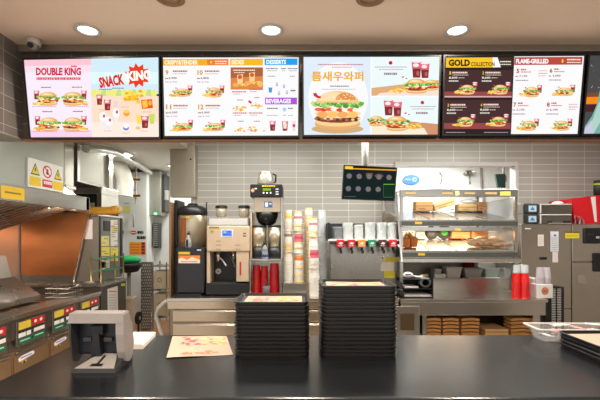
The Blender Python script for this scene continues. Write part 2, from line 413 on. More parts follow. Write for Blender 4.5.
# 1
t = screen('menu screen headed DOUBLE KING and SNACK KING, leftmost', [(24,60),(158.6,57.4),(159,137),(31,137.4)])
g = G(bmap); g.poly([(24,60),(91,58.7),(92,137.3),(31,137.4)], (240,224,240), .2)
g.poly([(24,60),(91,58.7),(91.1,65),(24.5,66)], (246,196,208), .3); g.poly([(24.5,66),(91.1,65),(91.2,72),(25.1,72.5)], (242,210,224), .3)
g.poly([(30.4,130),(92,130),(92,137.3),(31,137.4)], (244,206,226), .3)
g.poly([(91,58.7),(158.6,57.4),(158.8,94),(91.5,94)], (206,230,240), .2)
g.poly([(91.1,72),(158.7,72),(158.8,84),(91.4,84)], (222,238,240), .3)
for i, cx in enumerate(range(94,158,5)):
    g.ell(cx, 93+(i%3), 3.2, 4+(i*7%3), [(226,232,130),(246,226,120),(196,222,130)][i%3], .4+.02*i, n=10)
g.poly([(91.5,96),(158.8,96),(159,137),(92,137.3)], (250,216,192), .8); g.poly([(91.9,122),(158.9,122),(159,137),(92,137.3)], (252,228,212), .9)
part(g, t, 'display_panel')
g = G(bmap); g.text('DOUBLE KING', 36,67.6,81,75.4, (204,24,56), 3, .045); g.poly([(71,67),(71.5,65.2),(73,66.4),(74,64.8),(75,66.4),(76.5,65.2),(77,67)], (214,40,60), 3)
g.dashes(36.5,81,78.6,(214,80,100),2.6,3)
for x, y in ((42,87.4),(73,87.2),(43.5,111.6),(74,111.4)): g.dashes(x-1,x+9,y,(150,70,90),1,3)
for x, y in ((32,106.4),(65,106.4),(33,131.6),(65,131.6)): g.dashes(x,x+24,y,(190,150,170),.6,3)
part(g, t, 'lettering', 'red DOUBLE KING heading')
for k, (x, y, sd) in enumerate(((47,99,-1),(72,99,1),(48,124.5,-1),(72,124.5,1))):
    g = G(bmap)
    cup(g, x-10.5 if sd<0 else x+12, y-4, 1.35, 2); burger(g, x+1, y-.3, 1.65, 3, k); fries(g, x-9 if sd<0 else x+10.5, y+4.6, 1.15, 8, random.Random(k)); part(g, t, 'burger_picture')
g = G(bmap)
st = []
for i in range(22):
    a = 2*PI*i/22; r = 1.0 if i%2==0 else .68; st.append((137.5+13.5*r*math.cos(a), 75.5-12.5*r*math.sin(a)))
g.poly(st, (226,62,36), 2)
g.text('SNACK', 99,75.5,124,86.5, (214,34,30), 3, .05, .0, 9); g.text('KING', 127,70.5,150.5,80.5, (255,250,246), 3.5, .05, 0, 5)
g.poly([(124.6,73.4),(126.4,75.6),(128,72.6),(127.6,81),(124.8,82)], (250,240,240), 3.2)
g.dashes(99,112,89.4,(120,130,150),1,3); g.dashes(112,124,88.2,(120,130,150),1,3)
part(g, t, 'lettering', 'SNACK KING heading on a red starburst')
g = G(bmap); R = random.Random(3)
for i in range(26): g.ell(R.gauss(132.5,4.2), R.gauss(97,2.4), 2.2, 1.6, R.choice([(250,196,50),(255,214,80),(240,170,40)]), 4+i*.03, n=7)
part(g, t, 'snack_picture'); g = G(bmap)
cup(g, 99.5,100,1.5,4,(200,180,180)); cup(g, 107.5,105,1.7,5); g.rect(114,101,118,107,(224,206,214),4)
part(g, t, 'snack_picture'); g = G(bmap); g.poly([(141,100),(152,99),(153,108),(142,109)], (226,84,40),4); g.poly([(142,101),(147,100),(148,107),(143,108)], (250,190,70),5); g.ell(150,103,2,2.6,(246,170,60),5)
part(g, t, 'snack_picture'); g = G(bmap)
for x,y in ((103,117),(109,121),(116,113)):
    g.ell(x,y,3.6,5,(240,238,244),5,n=12); g.ell(x,y+5,2.4,4,(232,228,236),4.8,n=10); g.ell(x+1,y-1,1.2,1.8,(200,70,80),6,n=8)
part(g, t, 'snack_picture'); g = G(bmap); g.ell(126.5,113,3.2,3.4,(240,160,50),5); g.ell(126.5,111.5,3,1.8,(250,200,110),6); part(g, t, 'snack_picture'); g = G(bmap); g.ell(126,128,3,2.4,(110,130,190),5); g.ell(126,126,2.6,2.4,(236,236,244),6)
part(g, t, 'snack_picture'); g = G(bmap); cup(g,145,122,1.9,6); g.poly([(136,115),(141,115),(141,124),(137,124)],(248,210,80),5); g.poly([(149,114),(155,114),(154,124),(150,124)],(190,220,90),5); g.ell(138,128,2.4,1.6,(240,190,80),5)
for x,y in ((99,110),(121,107),(143,112),(104,131),(122,133),(140,131)): g.dashes(x,x+8,y,(190,150,150),.6,6)
part(g, t, 'snack_picture')
# 2
t = screen('menu screen headed CRISPY and TENDER, DESSERTS and BEVERAGES', [(163,57.6),(298.6,57.4),(298,135.6),(164.8,136)])
g = G(bmap); g.poly([(163,57.6),(298.6,57.4),(298,135.6),(164.8,136)], (240,238,240), .2)
g.poly([(163,59),(228.5,58.8),(228.6,65.4),(163.2,65.6)], (240,170,40), .8); g.poly([(207,59.4),(228.2,59.3),(228.3,64.8),(207.4,65)], (232,120,60), 1)
g.poly([(230,58.8),(263,58.7),(263,65.4),(230.1,65.4)], (238,178,40), .8)
g.poly([(264.6,58.6),(297.6,58.4),(297.4,65),(264.6,65.2)], (40,160,224), .8)
g.rect(265,97.6,297,104.4,(170,84,204), .8); g.rect(230.6,67.4,263,89.6,(168,92,56), .8); g.poly([(230.6,78),(263,76),(263,89.6),(230.6,89.6)], (214,130,70), .9)
part(g, t, 'display_panel')
g = G(bmap); g.text('CRISPY&TENDER', 164.4,60.2,198,64.6, (255,240,220), 3, .04); part(g, t, 'lettering'); g = G(bmap); g.text('SIDES', 231.5,60,244,64.4, (255,240,200), 3, .04)
part(g, t, 'lettering'); g = G(bmap); g.text('DESSERTS', 266.4,59.8,286,64.2, (240,250,255), 3, .04); part(g, t, 'lettering'); g = G(bmap); g.text('BEVERAGES', 266,98.8,291,103.4, (250,240,255), 3, .04); part(g, t, 'lettering'); g = G(bmap)
g.ell(211,62.2,1.2,1.6,(250,190,60),3,n=8); g.dashes(215,227,61.4,(255,230,220),1.2,3); g.dashes(215,227,63.6,(255,230,220),.8,3)
part(g, t, 'lettering')
for k, (n, x, y) in enumerate((('9',165.4,70),('10',197.4,70),('11',166,104.4),('12',198.2,104.4))):
    g = G(bmap); g.text(n, x,y,x+3+2.4*(len(n)-1),y+5, (222,150,40), 3, .04)
    g.dashes(x+7.4,x+22,y+1.2,(170,90,60),1.5,3,k); g.dashes(x+7.4,x+21,y+3.8,(200,160,150),.7,3,k)
    g.text(['6,900','6,800','6,900','6,900'][k], x+3.2,y+7.0,x+11.4,y+9.4,(120,60,80),3,.02); g.text('8,700', x+4.4,y+11.2,x+11.4,y+13.0,(170,120,130),3,.0)
    g.dashes(x-.2,x+2.6,y+8.4,(150,100,110),1.2,3); g.dashes(x-.2,x+3.6,y+12,(170,130,140),.8,3)
    part(g, t, 'menu_item_lettering')
    g = G(bmap); combo(g, x+15.4, y+22.6, 1.08, 20+k, long=(k in (0,2,3))); part(g, t, 'burger_picture')
g = G(bmap)
for x, y in ((240,82),(252,80)):
    g.poly([(x-3,y-7),(x+3,y-8),(x+2.6,y+2),(x-2.4,y+2)], (240,200,150), 3); g.ell(x,y-5,2.2,2.2,(220,80,50),4,n=8); fries(g,x+4,y+3,.9,5); g.ell(x-4,y+3,3.4,2,(240,170,90),4,wob=.1)
g.ell(260,84,2.8,3,(236,180,110),4); g.dashes(233,255,70.2,(250,240,220),1,3); g.dashes(234,245,72.6,(250,230,210),.8,3)
part(g, t, 'sides_photo')
g = G(bmap); R = random.Random(9)
for x, y, wd in ((239,108.4,1),(256,106,1.2),(240,129.6,1),(256,129.6,1.2)):
    part(g, t, 'side_dish_picture') if g.v else None; g = G(bmap)
    for i in range(14): g.ell(x+R.gauss(0,2.6)*wd, y+R.gauss(0,1.1)*wd, 1.3, .9, R.choice([(240,180,70),(228,150,60),(250,206,110)]), 3+i*.02, n=6)
    g.dashes(x-7,x+7,y-16.6,(190,70,80),1.1,3); g.dashes(x-6,x+1,y-14.4,(190,150,150),.7,3); g.dashes(x-2,x+4,y-8.4,(150,90,100),.8,3)
g.poly([(249,100),(252,102),(251,104),(248,102)], (214,50,70), 4)
part(g, t, 'side_dish_picture'); g = G(bmap)
for x, wd in ((266,12),(281,5),(288,10)): g.dashes(x,x+wd,68.6,(110,110,130),1.1,3); g.dashes(x+1,x+wd-1,70.8,(160,160,170),.7,3); g.dashes(x+2,x+wd-3,76.2,(120,110,130),.8,3)
part(g, t, 'menu_item_lettering'); g = G(bmap); g.poly([(268.4,87),(272.4,87),(271.8,92.6),(269,92.6)], (70,150,220), 3); g.ell(270.4,86.6,2,1,(236,240,250),3.4)
part(g, t, 'dessert_picture')
for x,y in ((277,84),(284,86),(287,92),(279,93)): g = G(bmap); g.ell(x,y,1.4,2.1,(206,206,222),3,n=8); g.ell(x,y+1.4,1,1,(180,170,190),3.2,n=8); part(g, t, 'dessert_picture')
g = G(bmap)
g.ell(293,90.4,2.6,1,(50,60,90),3); g.ell(293,89.4,2,1,(230,230,240),3.2)
part(g, t, 'dessert_picture'); g = G(bmap)
for x, wd in ((267,11),(283,3),(288,5)): g.dashes(x,x+wd,108.4,(90,90,110),1.2,3); g.dashes(x,x+wd,115.4,(170,150,160),.7,3)
g.ell(284.4,109.6,2,2,(180,206,236),3)
part(g, t, 'menu_item_lettering'); g = G(bmap); cup(g,272.6,126,1.5,3); part(g, t, 'drink_picture'); g = G(bmap); cup(g,285,126,1.5,3,(250,240,240)); g.poly([(283,124),(287,124),(286.6,128.6),(283.4,128.6)], (240,214,190), 6)
part(g, t, 'drink_picture'); g = G(bmap); g.poly([(291.8,121),(296,121),(295.4,131),(292.4,131)], (226,222,230), 3); g.ell(293.9,125.6,1.5,1.8,(200,70,80),4,n=8)
part(g, t, 'drink_picture')
# 3
t = screen('menu screen with a huge shrimp burger picture and golden Korean lettering', [(303.6,57),(439.6,56.8),(437.6,134.6),(304,135)])
g = G(bmap); g.poly([(303.6,57),(439.6,56.8),(437.6,134.6),(304,135)], (214,232,236), .2)
g.ell(338,98,30,36,(236,242,238),.4,n=28); g.ell(338,100,22,28,(248,246,238),.5,n=28)
g.poly([(371.4,57),(439.6,56.8),(438.6,95.6),(371.4,96)], (228,238,240), .7); g.poly([(371.4,97),(438.5,96.8),(437.6,134.6),(371.4,134.8)], (226,238,240), .7)
g.poly([(371.4,88),(438.7,80),(438.6,95.8),(371.4,96)], (214,164,120), .9); g.poly([(380,93),(438.7,88),(438.6,95.8),(376,96)], (238,222,204), 1)
g.poly([(371.4,118),(438,124),(437.6,134.6),(371.4,134.8)], (206,148,110), .9); g.poly([(371.4,124),(424,128),(428,134.7),(371.4,134.8)], (240,224,208), 1)
g.rect(370.6,57,371.4,134.8,(250,250,250),1.2); g.rect(371,95.8,438.6,97,(250,250,250),1.2)
part(g, t, 'display_panel')
g = G(bmap); g.text('틈새우와퍼', 311.6,71.4,363.4,81.2, (226,164,30), 3, .027)
part(g, t, 'lettering', 'gold Korean lettering'); g = G(bmap); g.dashes(318,363,64.6,(190,120,130),1.1,3); g.dashes(332,352,67.2,(200,150,160),.9,3); g.dashes(330,349,86.2,(110,130,150),1.3,3); g.dashes(322,356,89.2,(160,180,196),.8,3)
part(g, t, 'lettering'); g = G(bmap); g.ell(390.6,62.8,1.9,1.9,(196,36,50),3); g.dashes(375,407,67,(170,140,160),.8,3); g.dashes(379,403,69.4,(170,140,160),.7,3); g.dashes(384,397,73.8,(150,120,140),2.2,3)
part(g, t, 'lettering'); g = G(bmap); g.ell(422.4,102.6,1.8,1.8,(196,36,50),3); g.dashes(410,436,106.6,(170,140,160),.8,3); g.dashes(412,434,109,(170,140,160),.7,3); g.dashes(416,428,113,(150,120,140),2,3)
part(g, t, 'lettering')
g = G(bmap); R = random.Random(4); bx = 337.5
g.ell(bx,129,26,4.6,(206,168,120),2,n=24)
g.ell(bx,124,23,5.6,(230,170,104),2.2,n=24); g.ell(bx,121.6,22.6,5,(246,206,150),2.3,n=24)
g.ell(bx,118.4,23,4.4,(130,72,50),2.5,n=30,wob=.02)
for i in range(15): g.ell(bx+(i/7-1)*21.5, 119.4+R.uniform(-1,1), 1.8,1.3, R.choice([(176,110,80),(100,56,40),(226,200,160)]), 2.6+i*.01, n=7)
g.ell(bx,113.6,23.4,4.6,(250,222,190),2.8,n=30,wob=.02)
for i in range(4): g.ell(bx-15+i*10, 114.6, 5.4,3.4, [(246,170,90),(250,190,110)][i%2], 2.9+i*.01, n=14)
for i in range(8): g.ell(bx-19+i*5.4, 109.6+R.uniform(-.6,.6), 4,1.9, R.choice([(232,76,50),(240,104,76),(252,236,220)]), 3.05+i*.01, n=10)
for i in range(34): g.ell(bx+(i/16.5-1)*24, 104.6+R.uniform(-2.4,2.2), 2.9,2.1, R.choice([(104,170,66),(146,200,92),(80,146,56),(186,222,140),(120,186,70)]), 3.2+i*.01, n=9, wob=.12)
g.ell(bx,102.6,21.4,11.6,(236,190,130),3.7,0,180,28); g.ell(bx-4,101,15,9,(248,220,170),3.8,0,180,24); g.ell(bx+8,100,10,7.4,(222,146,70),3.9,0,180,20)
for i in range(26): g.ell(bx+R.gauss(6,7), 97+R.uniform(-3.6,4), .7,.45, (252,232,190), 4, n=6)
g.poly([(313,93.4),(316,92.6),(318,95.6),(321,96.4),(320.6,98.4),(317,98),(314,96)], (206,50,66), 4.2)
part(g, t, 'burger_picture', 'huge shrimp burger picture')
g = G(bmap)
cup(g,416.6,70,2.4,3); cup(g,425,71,2.2,3); burger(g,431,85,1.3,3.5,31); burger(g,416.4,86,1.8,4,32); fries(g,400,90.4,1.6,8); fries(g,394,91.4,1.1,8)
g.ell(403,77,1.3,.8,(214,60,70),9,n=8); g.ell(406.4,78.4,1,.6,(214,60,70),9,n=8); part(g, t, 'burger_picture', 'upper burger and cola set')
g = G(bmap)
cup(g,388.6,108,2.3,3); cup(g,397.4,109,2.2,3); burger(g,376.4,121,1.25,3.5,33); burger(g,397,123.4,1.8,4,34); fries(g,414,126.4,1.7,8)
g.ell(405.6,113.2,1.3,.8,(214,60,70),9,n=8); g.ell(409,114.6,1,.6,(214,60,70),9,n=8); part(g, t, 'burger_picture', 'lower burger and cola set')
# 4
t = screen('menu screen headed GOLD COLLECTION and FLAME-GRILLED', [(445,56.6),(584,56),(577.4,134),(443.6,134.4)])
g = G(bmap); g.poly([(445,56.6),(513.4,56.4),(510,134.2),(443.6,134.4)], (46,34,32), .2)
for (a,b_,c,d) in (((445,70),(512.8,70),(511.6,97),(444.5,97)), ((444.4,100),(511.4,100),(510.4,128),(443.9,128))): g.poly([a,b_,c,d], (66,50,44), .4)
g.poly([(444.6,91.6),(512,91.6),(511.6,97),(444.4,97)], (150,74,68), .6); g.poly([(444,123),(510.6,123),(510.3,129),(443.8,129)], (150,74,68), .6)
g.poly([(444.5,96),(511.8,96),(511.7,97.4),(444.4,97.4)], (214,170,170), .7)
g.poly([(446,57.6),(496,57.4),(493,67.4),(445.8,67.6)], (240,190,44), .8); g.poly([(496,57.4),(512.8,57.3),(512.4,67.2),(499,67.3)], (56,44,40), .9); g.poly([(492.6,57.4),(497.6,57.4),(500.8,67.3),(493,67.4)], (240,238,236), 1)
g.poly([(514.4,56.4),(584,56),(577.4,134),(511,134.2)], (240,236,240), .2); g.poly([(514.6,57.2),(582.6,56.8),(582,64.6),(514.2,65)], (184,66,60), .8)
part(g, t, 'display_panel')
g = G(bmap); g.text('GOLD', 448.6,59.4,470,66.2, (60,36,16), 3, .05); g.text('COLLECTION', 471,62,494.6,66.2, (90,54,20), 3, .03)
g.dashes(500,511,61.6,(236,226,220),1.1,3); g.dashes(499,511,64.4,(236,226,220),.9,3); part(g, t, 'lettering', 'GOLD COLLECTION heading'); g = G(bmap); g.text('FLAME-GRILLED', 516,58.8,548.6,63.6, (255,240,236), 3, .05)
g.ell(562.6,61,1.1,2,(236,190,60),3,n=8); g.dashes(567,581,59.6,(250,224,220),1.3,3); g.dashes(567,581,62.4,(250,224,220),1,3); g.dashes(446,465,132.4,(170,160,160),.8,3); g.dashes(484,508,132.4,(170,160,160),.8,3)
part(g, t, 'lettering', 'white FLAME-GRILLED heading')
for k, (n, x, y) in enumerate((('1',449.4,71.4),('2',482.4,71.4),('3',447.4,103.6),('4',480.6,103.4))):
    g = G(bmap); g.text(n, x,y,x+1.7,y+3.2, (232,180,50), 3, .03); g.dashes(x+3,x+18,y+1.2,(236,222,206),1.6,3,k); g.dashes(x+3,x+19,y+3.6,(200,186,170),.8,3,k)
    g.text('8,600', x-.4,y+5.2,x+8,y+7.6,(244,236,226),3,.02); g.dashes(x+9,x+15,y+6.4,(200,190,180),.8,3); g.dashes(x-.6,x+9,y+9.6,(220,210,200),1.3,3,3)
    part(g, t, 'menu_item_lettering')
    g = G(bmap); combo(g, x+16.6, y+18.4, 1.05, 40+k); part(g, t, 'burger_picture')
for k, (n, x, y) in enumerate((('5',516.4,68.8),('6',549.6,68.4),('7',513.4,102.4),('8',546.8,102.4))):
    g = G(bmap); g.text(n, x,y,x+3,y+4.4, (190,50,60), 3, .04); g.dashes(x+4.6,x+9.6,y+.8,(180,70,80),1.5,3,k); g.dashes(x+4.6,x+15,y+3.2,(200,120,126),1.1,3,k)
    g.text(['7,100','6,600','6,100','6,100'][k], x+3.0,y+6.2,x+11,y+8.6,(130,60,80),3,.02); g.dashes(x-.8,x+2,y+7.6,(160,110,120),1,3); g.dashes(x-.8,x+11.6,y+11.6,(160,120,130),1,3,2)
    if k in (0,3): g.dashes(x+22,x+31,y+2,(200,130,140),.7,3,5); g.dashes(x+22,x+31,y+4.6,(190,130,140),.9,3,6); g.dashes(x+22,x+29,y+7,(200,150,150),.7,3,6)
    part(g, t, 'menu_item_lettering')
    g = G(bmap); combo(g, x+14, y+23.4, 1.08, 60+k, long=(k==1)); part(g, t, 'burger_picture')
# 5
t = screen('partly seen dark screen with an orange band, cut by the right edge', [(590,55.6),(640,55.2),(636,133.4),(583,133.8)])
g = G(bmap); g.poly([(590,55.6),(640,55.2),(636,133.4),(583,133.8)], (74,70,72), .2); R = random.Random(5)
for i in range(70):
    x = R.uniform(591,636); y = R.uniform(57,96); g.ell(x,y,R.uniform(.3,.9),R.uniform(.3,.7),R.choice([(150,146,144),(110,104,104),(50,48,52),(180,170,160)]),.5+i*.005,n=6)
g.poly([(586.4,97),(638,96),(637,103),(585.8,104)], (240,130,30), 1.2); g.poly([(587,93),(638,92),(638,97),(586.5,98)], (120,70,50), 1.1); g.poly([(585.6,105),(637,104),(637,110),(585,112)], (70,40,36), 1.1)
part(g, t, 'display_panel')
g = G(bmap); g.poly([(600,90),(612,84),(628,92),(636,110),(636,133.4),(584,133.7),(585,126),(592,116),(597,104)], (126,170,160), 2); g.poly([(598,104),(604,96),(606,112),(594,133),(588,133),(594,116)], (170,200,190), 2.2); g.poly([(585,128),(592,120),(594,133.6),(584,133.7)], (190,190,220), 2.3)
part(g, t, 'pale_green_shape')
# ------------------------------------------------------------------ ordering counter
t = T('service_counter', 'long charcoal black service counter across the foreground', 'counter', (.9, 1.95, 0))
MB().box((-1.24,1.475,.91),(3.2,2.40,.95), COUNTER, .008, seg=3).build('worktop', t)
MB().box((-1.20,1.53,.08),(3.18,2.36,.91), mat('counter_base_laminate', (120,112,104), .5, .2, .05)).build('base', t)
MB().box((-1.17,1.58,0),(3.15,2.32,.08), DARKP).build('plinth', t)
# trays
def tray_proto(label, W_, D_, h=.0192):
    m = MB(); L = []
    L.append(rr(W_-.014, D_-.014, .03, 0)); L.append(rr(W_-.010, D_-.010, .032, h*.60)); L.append(rr(W_, D_, .036, h*.66)); L.append(rr(W_, D_, .036, h*.93)); L.append(rr(W_-.004, D_-.004, .035, h))
    L.append(rr(W_-.012, D_-.012, .032, h)); L.append(rr(W_-.034, D_-.034, .026, .004))
    m.loft([[Vector(p) for p in l] for l in L], TRAYM, True, True)
    return m.build('serving_tray', None, label, 'tray', origin=(0,0,0))
def tray_stack(cx, cy, n, W_, D_, where, group, z0=.95, rj=.012):
    o0 = tray_proto('x', W_, D_); R = random.Random(n)
    for k in range(n):
        o = o0 if k == 0 else o0.copy()
        if k: COL.objects.link(o)
        o.location = (cx+R.uniform(-.002,.002), cy+R.uniform(-.002,.002), z0+.0003+k*.0196); o.rotation_euler = (0,0,R.uniform(-rj,rj)*.6)
        o['label'] = 'black serving tray, %s in %s' % (nth(n-1-k, n), where); o['group'] = group; o['category'] = 'tray'
    return z0+(n-1)*.0196
def wavy_sheet(pts, mat_, nx=8, ny=8, amp=.002, seed=0, th=.0006):
    R = random.Random(seed); a,b,c,d = [Vector(p) for p in pts]; vs = []; fs = []
    ph = [R.uniform(0,6) for _ in range(4)]
    def f(u, v): return a.lerp(b,u).lerp(d.lerp(c,u), v)+Vector((0,0,amp*(1+math.sin(u*5+ph[0])*math.sin(v*4+ph[1]))))
    for j in range(ny+1):
        for i in range(nx+1): vs.append(f(i/nx, j/ny))
    n = len(vs); vs += [v+Vector((0,0,-th)) for v in vs]
    for j in range(ny):
        for i in range(nx):
            q = j*(nx+1)+i; fs.append((q,q+1,q+nx+2,q+nx+1)); fs.append((q+n+nx+1,q+n+nx+2,q+n+1,q+n))
    for i in range(nx): fs.append((i+n,i+1+n,i+1,i)); q = ny*(nx+1)+i; fs.append((q,q+1,q+1+n,q+n))
    for j in range(ny): q = j*(nx+1); fs.append((q,q+nx+1,q+nx+1+n,q+n)); q += nx; fs.append((q+n,q+nx+1+n,q+nx+1,q))
    return MB().add(vs, fs, mat_, False), f
def placemat(pts, label, seed, prints, group='printed paper placemats', amp=.0012):
    m, f = wavy_sheet(pts, Pm((198,172,150), .75), seed=seed, amp=amp)
    t = T('paper_placemat', label, 'placemat', f(.5,.5)-Vector((0,0,.0012)), group)
    m.build('sheet', t)
    g = G(lambda u, v, l: f(u, v)+Vector((0,0,.0006+.00025*l)), Pm)
    R = random.Random(seed)
    for (u0,v0,u1,v1,cs,n) in prints:
        for i in range(n):
            cu, cv = R.uniform(u0,u1), R.uniform(v0,v1); g.ell(cu, cv, R.uniform(.02,.07), R.uniform(.02,.06), R.choice(cs), 1+i*.05, n=9, wob=.15)
    g.build('print', t, 'coloured food print'); return t
PK = [(214,96,104),(226,140,130),(198,70,70),(236,170,150)]; GN = [(168,170,90),(206,190,110),(224,120,90),(236,200,150)]
lt = tray_stack(-.139, 2.095, 14, .370, .300, 'the shorter tray stack left of centre', 'shorter stack of serving trays')
rt = tray_stack(.291, 2.095, 18, .376, .300, 'the taller tray stack right of centre', 'taller stack of serving trays')
placemat([(-.285,1.972,lt+.0055),(.01,1.972,lt+.0055),(.01,2.215,lt+.0055),(-.285,2.215,lt+.0055)], 'paper placemat lying in the top tray of the shorter stack', 2, [(.05,.1,.5,.9,PK,40),(.6,.1,.95,.9,GN,34)], amp=.002)
placemat([(.14,1.972,rt+.0055),(.44,1.972,rt+.0055),(.44,2.215,rt+.0055),(.14,2.215,rt+.0055)], 'paper placemat lying in the top tray of the taller stack', 3, [(.05,.1,.5,.9,PK,24),(.5,.1,.95,.9,GN,20)], amp=.002)
# placemat flat on the counter
t = placemat([(-.648,1.94,.9515),(-.335,2.00,.9515),(-.432,2.352,.9515),(-.752,2.362,.9515)], 'loose printed paper placemat lying flat on the counter', 5, [(.18,.42,.52,.92,PK,34),(.56,.5,.95,.92,GN,30),(.2,.1,.8,.2,[(206,120,90)],12)], amp=.0025)
# tray stack at the right edge, long side away
tz = tray_stack(1.555, 2.005, 4, .30, .37, 'the low tray stack by the right edge', 'low stack of trays at the right edge')
placemat([(1.43,1.855,tz+.0065),(1.68,1.855,tz+.0065),(1.68,2.155,tz+.0065),(1.43,2.155,tz+.0065)], 'cream paper placemat in the low tray stack by right edge', 8, [(.5,.1,.95,.8,[(236,206,170),(226,180,130)],14)], amp=.002)
# clear tub with sachets
t = T('plastic_tub', 'clear plastic tub of sauce sachets behind the low tray stack', 'tub', (1.64,2.302,.95), rz=-.03)
WMt = wmat(t)
def tl(w_, d_, z, r=.02): return [WMt @ Vector(p) for p in rr(w_, d_, r, z)]
m = MB(); m.loft([tl(.53,.13,.0015), tl(.585,.155,.062), tl(.62,.175,.066), tl(.62,.175,.070), tl(.58,.152,.067), tl(.525,.125,.004)], mat('tub_plastic',(236,240,242),.12,0,.02,alpha=.16), True, True)
m.build('container', t)
m = MB(); m.loft([tl(.60,.164,.0701), tl(.626,.18,.0702), tl(.626,.18,.076), tl(.60,.164,.076), tl(.60,.164,.0701)], WHITEP, False, False); m.build('rim', t)
R = random.Random(11); k = 0
for k in range(16):
    c_ = WMt @ Vector((-.22+.44*((k*7)%16)/15, R.uniform(-.03,.03), (.026+.0042*k))); a = R.uniform(0,3); col = [(236,226,226),(226,150,150),(214,208,206)][k%3]
    M = Matrix.Translation(c_) @ Matrix.Rotation(a,4,'Z') @ Matrix.Rotation(R.uniform(-.12,.12),4,'X')
    m = MB(); m.sphere((0,0,0), 1, Pm(col,.4), (.034,.02,.0035), 14, 6, M=M); m.box((-.04,-.021,-.0006),(-.03,.021,.0006), Pm(col,.4), M=M); m.box((.03,-.021,-.0006),(.04,.021,.0006), Pm(col,.4), M=M)
    nm = ['white','pink','grey'][k%3]
    m.build('sauce_sachet', None, '%s sauce sachet lying in the clear plastic tub' % nm, 'sachet', '%s sachets in the clear tub' % nm)
# customer display, seen from behind
GREYD = mat('till_grey_plastic', (146,140,136), .4)
t = T('customer_display', 'grey till display on a stand, its hollow back facing us', 'display', (-.90,1.86,.95))
m = MB()
base = [(-.995,1.735),(-.800,1.735),(-.815,1.95),(-.95,1.95)]
m.hexa([(x,y,.9505) for x,y in base], [(-.990,1.738,.965),(-.803,1.738,.965),(-.818,1.94,1.015),(-.945,1.94,1.015)], DARKP); m.build('foot', t)
m = MB(); m.hexa([(-.982,1.745,.9665),(-.812,1.745,.9665),(-.85,1.865,.995),(-.935,1.865,.995)], [(-.982,1.745,.970),(-.812,1.745,.970),(-.85,1.865,.998),(-.935,1.865,.998)], GREYP)
m.build('foot_cover', t, 'light grey foot cover')
m = MB(); m.hexa([(-.925,1.757,.9725),(-.872,1.757,.9725),(-.872,1.777,.977),(-.925,1.777,.977)],[(-.925,1.757,.974),(-.872,1.757,.974),(-.872,1.777,.9785),(-.925,1.777,.9785)], BLACKP)
m.hexa([(-.904,1.777,.977),(-.893,1.777,.977),(-.893,1.845,.994),(-.904,1.845,.994)],[(-.904,1.777,.9785),(-.893,1.777,.9785),(-.893,1.845,.9955),(-.904,1.845,.9955)], BLACKP); m.build('cable_slot', t)
m = MB()                                                       # hollow shell: side profile swept across
def prof(x, dy): return [(x,1.80+dy,1.19),(x,1.815+dy,1.20),(x,1.85+dy,1.198),(x,1.875+dy,1.17),(x,1.895+dy,1.10),(x,1.905+dy,1.03),(x,1.90+dy,.985),(x,1.875+dy,.968),(x,1.84+dy,.975),(x,1.83+dy,1.0),(x,1.84+dy,1.04)]
xl, xr = -1.045,-.795
m.hexa([(xl,1.80,1.152),(xr,1.80,1.152),(xr,1.88,1.146),(xl,1.88,1.146)], [(xl+.006,1.80,1.196),(xr-.006,1.80,1.196),(xr-.006,1.86,1.20),(xl+.006,1.86,1.20)], GREYD)      # top rail
for x0_, x1_ in ((xl+.004,xl+.012),(xr-.036,xr)):
    out = [(1.802,1.19),(1.86,1.196),(1.90,1.12),(1.915,1.04),(1.905,.985),(1.87,.964),(1.835,.972),(1.815,1.02),(1.803,1.10)]
    m.prism(out, x0_, x1_, GREYD if x0_ > -.9 else DARKP, 'yz')
m.box((xl+.012,1.885,.99),(xr-.03,1.90,1.146), DARKP); m.build('shell', t, 'light grey shell')
m = MB(); m.box((xl+.013,1.865,1.0),(xr-.031,1.884,1.145), mat('navy_black_plastic',(24,28,36),.35), .004); m.box((-.965,1.835,1.09),(-.905,1.866,1.135), BLACKP, .004)
for x in (-.985,-.89): m.box((x-.02,1.85,1.055),(x+.02,1.866,1.075), DARKP, .003)
m.build('back_housing', t)
m = MB(); m.hexa([(-.958,1.83,1.0),(-.912,1.83,1.0),(-.912,1.86,1.0),(-.958,1.86,1.0)],[(-.948,1.83,1.10),(-.922,1.83,1.10),(-.922,1.86,1.10),(-.948,1.86,1.10)], BLACKP); m.build('hinge_arm', t)
MB().box((xl+.015,1.9,1.0),(xr-.033,1.9045,1.14), E((30,34,40),.3)).build('screen_panel', t)
# pad of paper behind it
t = T('order_pad', 'thick white order pad lying behind the till display', 'pad', (-.93,2.24,.95))
m = MB(); 
for k in range(6): m.hexa([(-1.05+.002*k,2.10,.9505+.004*k),(-.825+.002*(k%2),2.10,.9505+.004*k),(-.855,2.37,.9505+.004*k),(-1.06,2.37,.9505+.004*k)],[(-1.05+.002*k,2.10,.954+.004*k),(-.825+.002*(k%2),2.10,.954+.004*k),(-.855,2.37,.954+.004*k),(-1.06,2.37,.954+.004*k)], PAPER)
m.build('pages', t)
m = MB(); m.hexa([(-1.05,2.105,.9748),(-.832,2.105,.9748),(-.86,2.365,.9748),(-1.058,2.365,.9748)],[(-1.05,2.105,.9772),(-.832,2.105,.9772),(-.86,2.365,.9772),(-1.058,2.365,.9772)], mat('pad_cover',(214,210,204),.5)); m.build('cover', t)

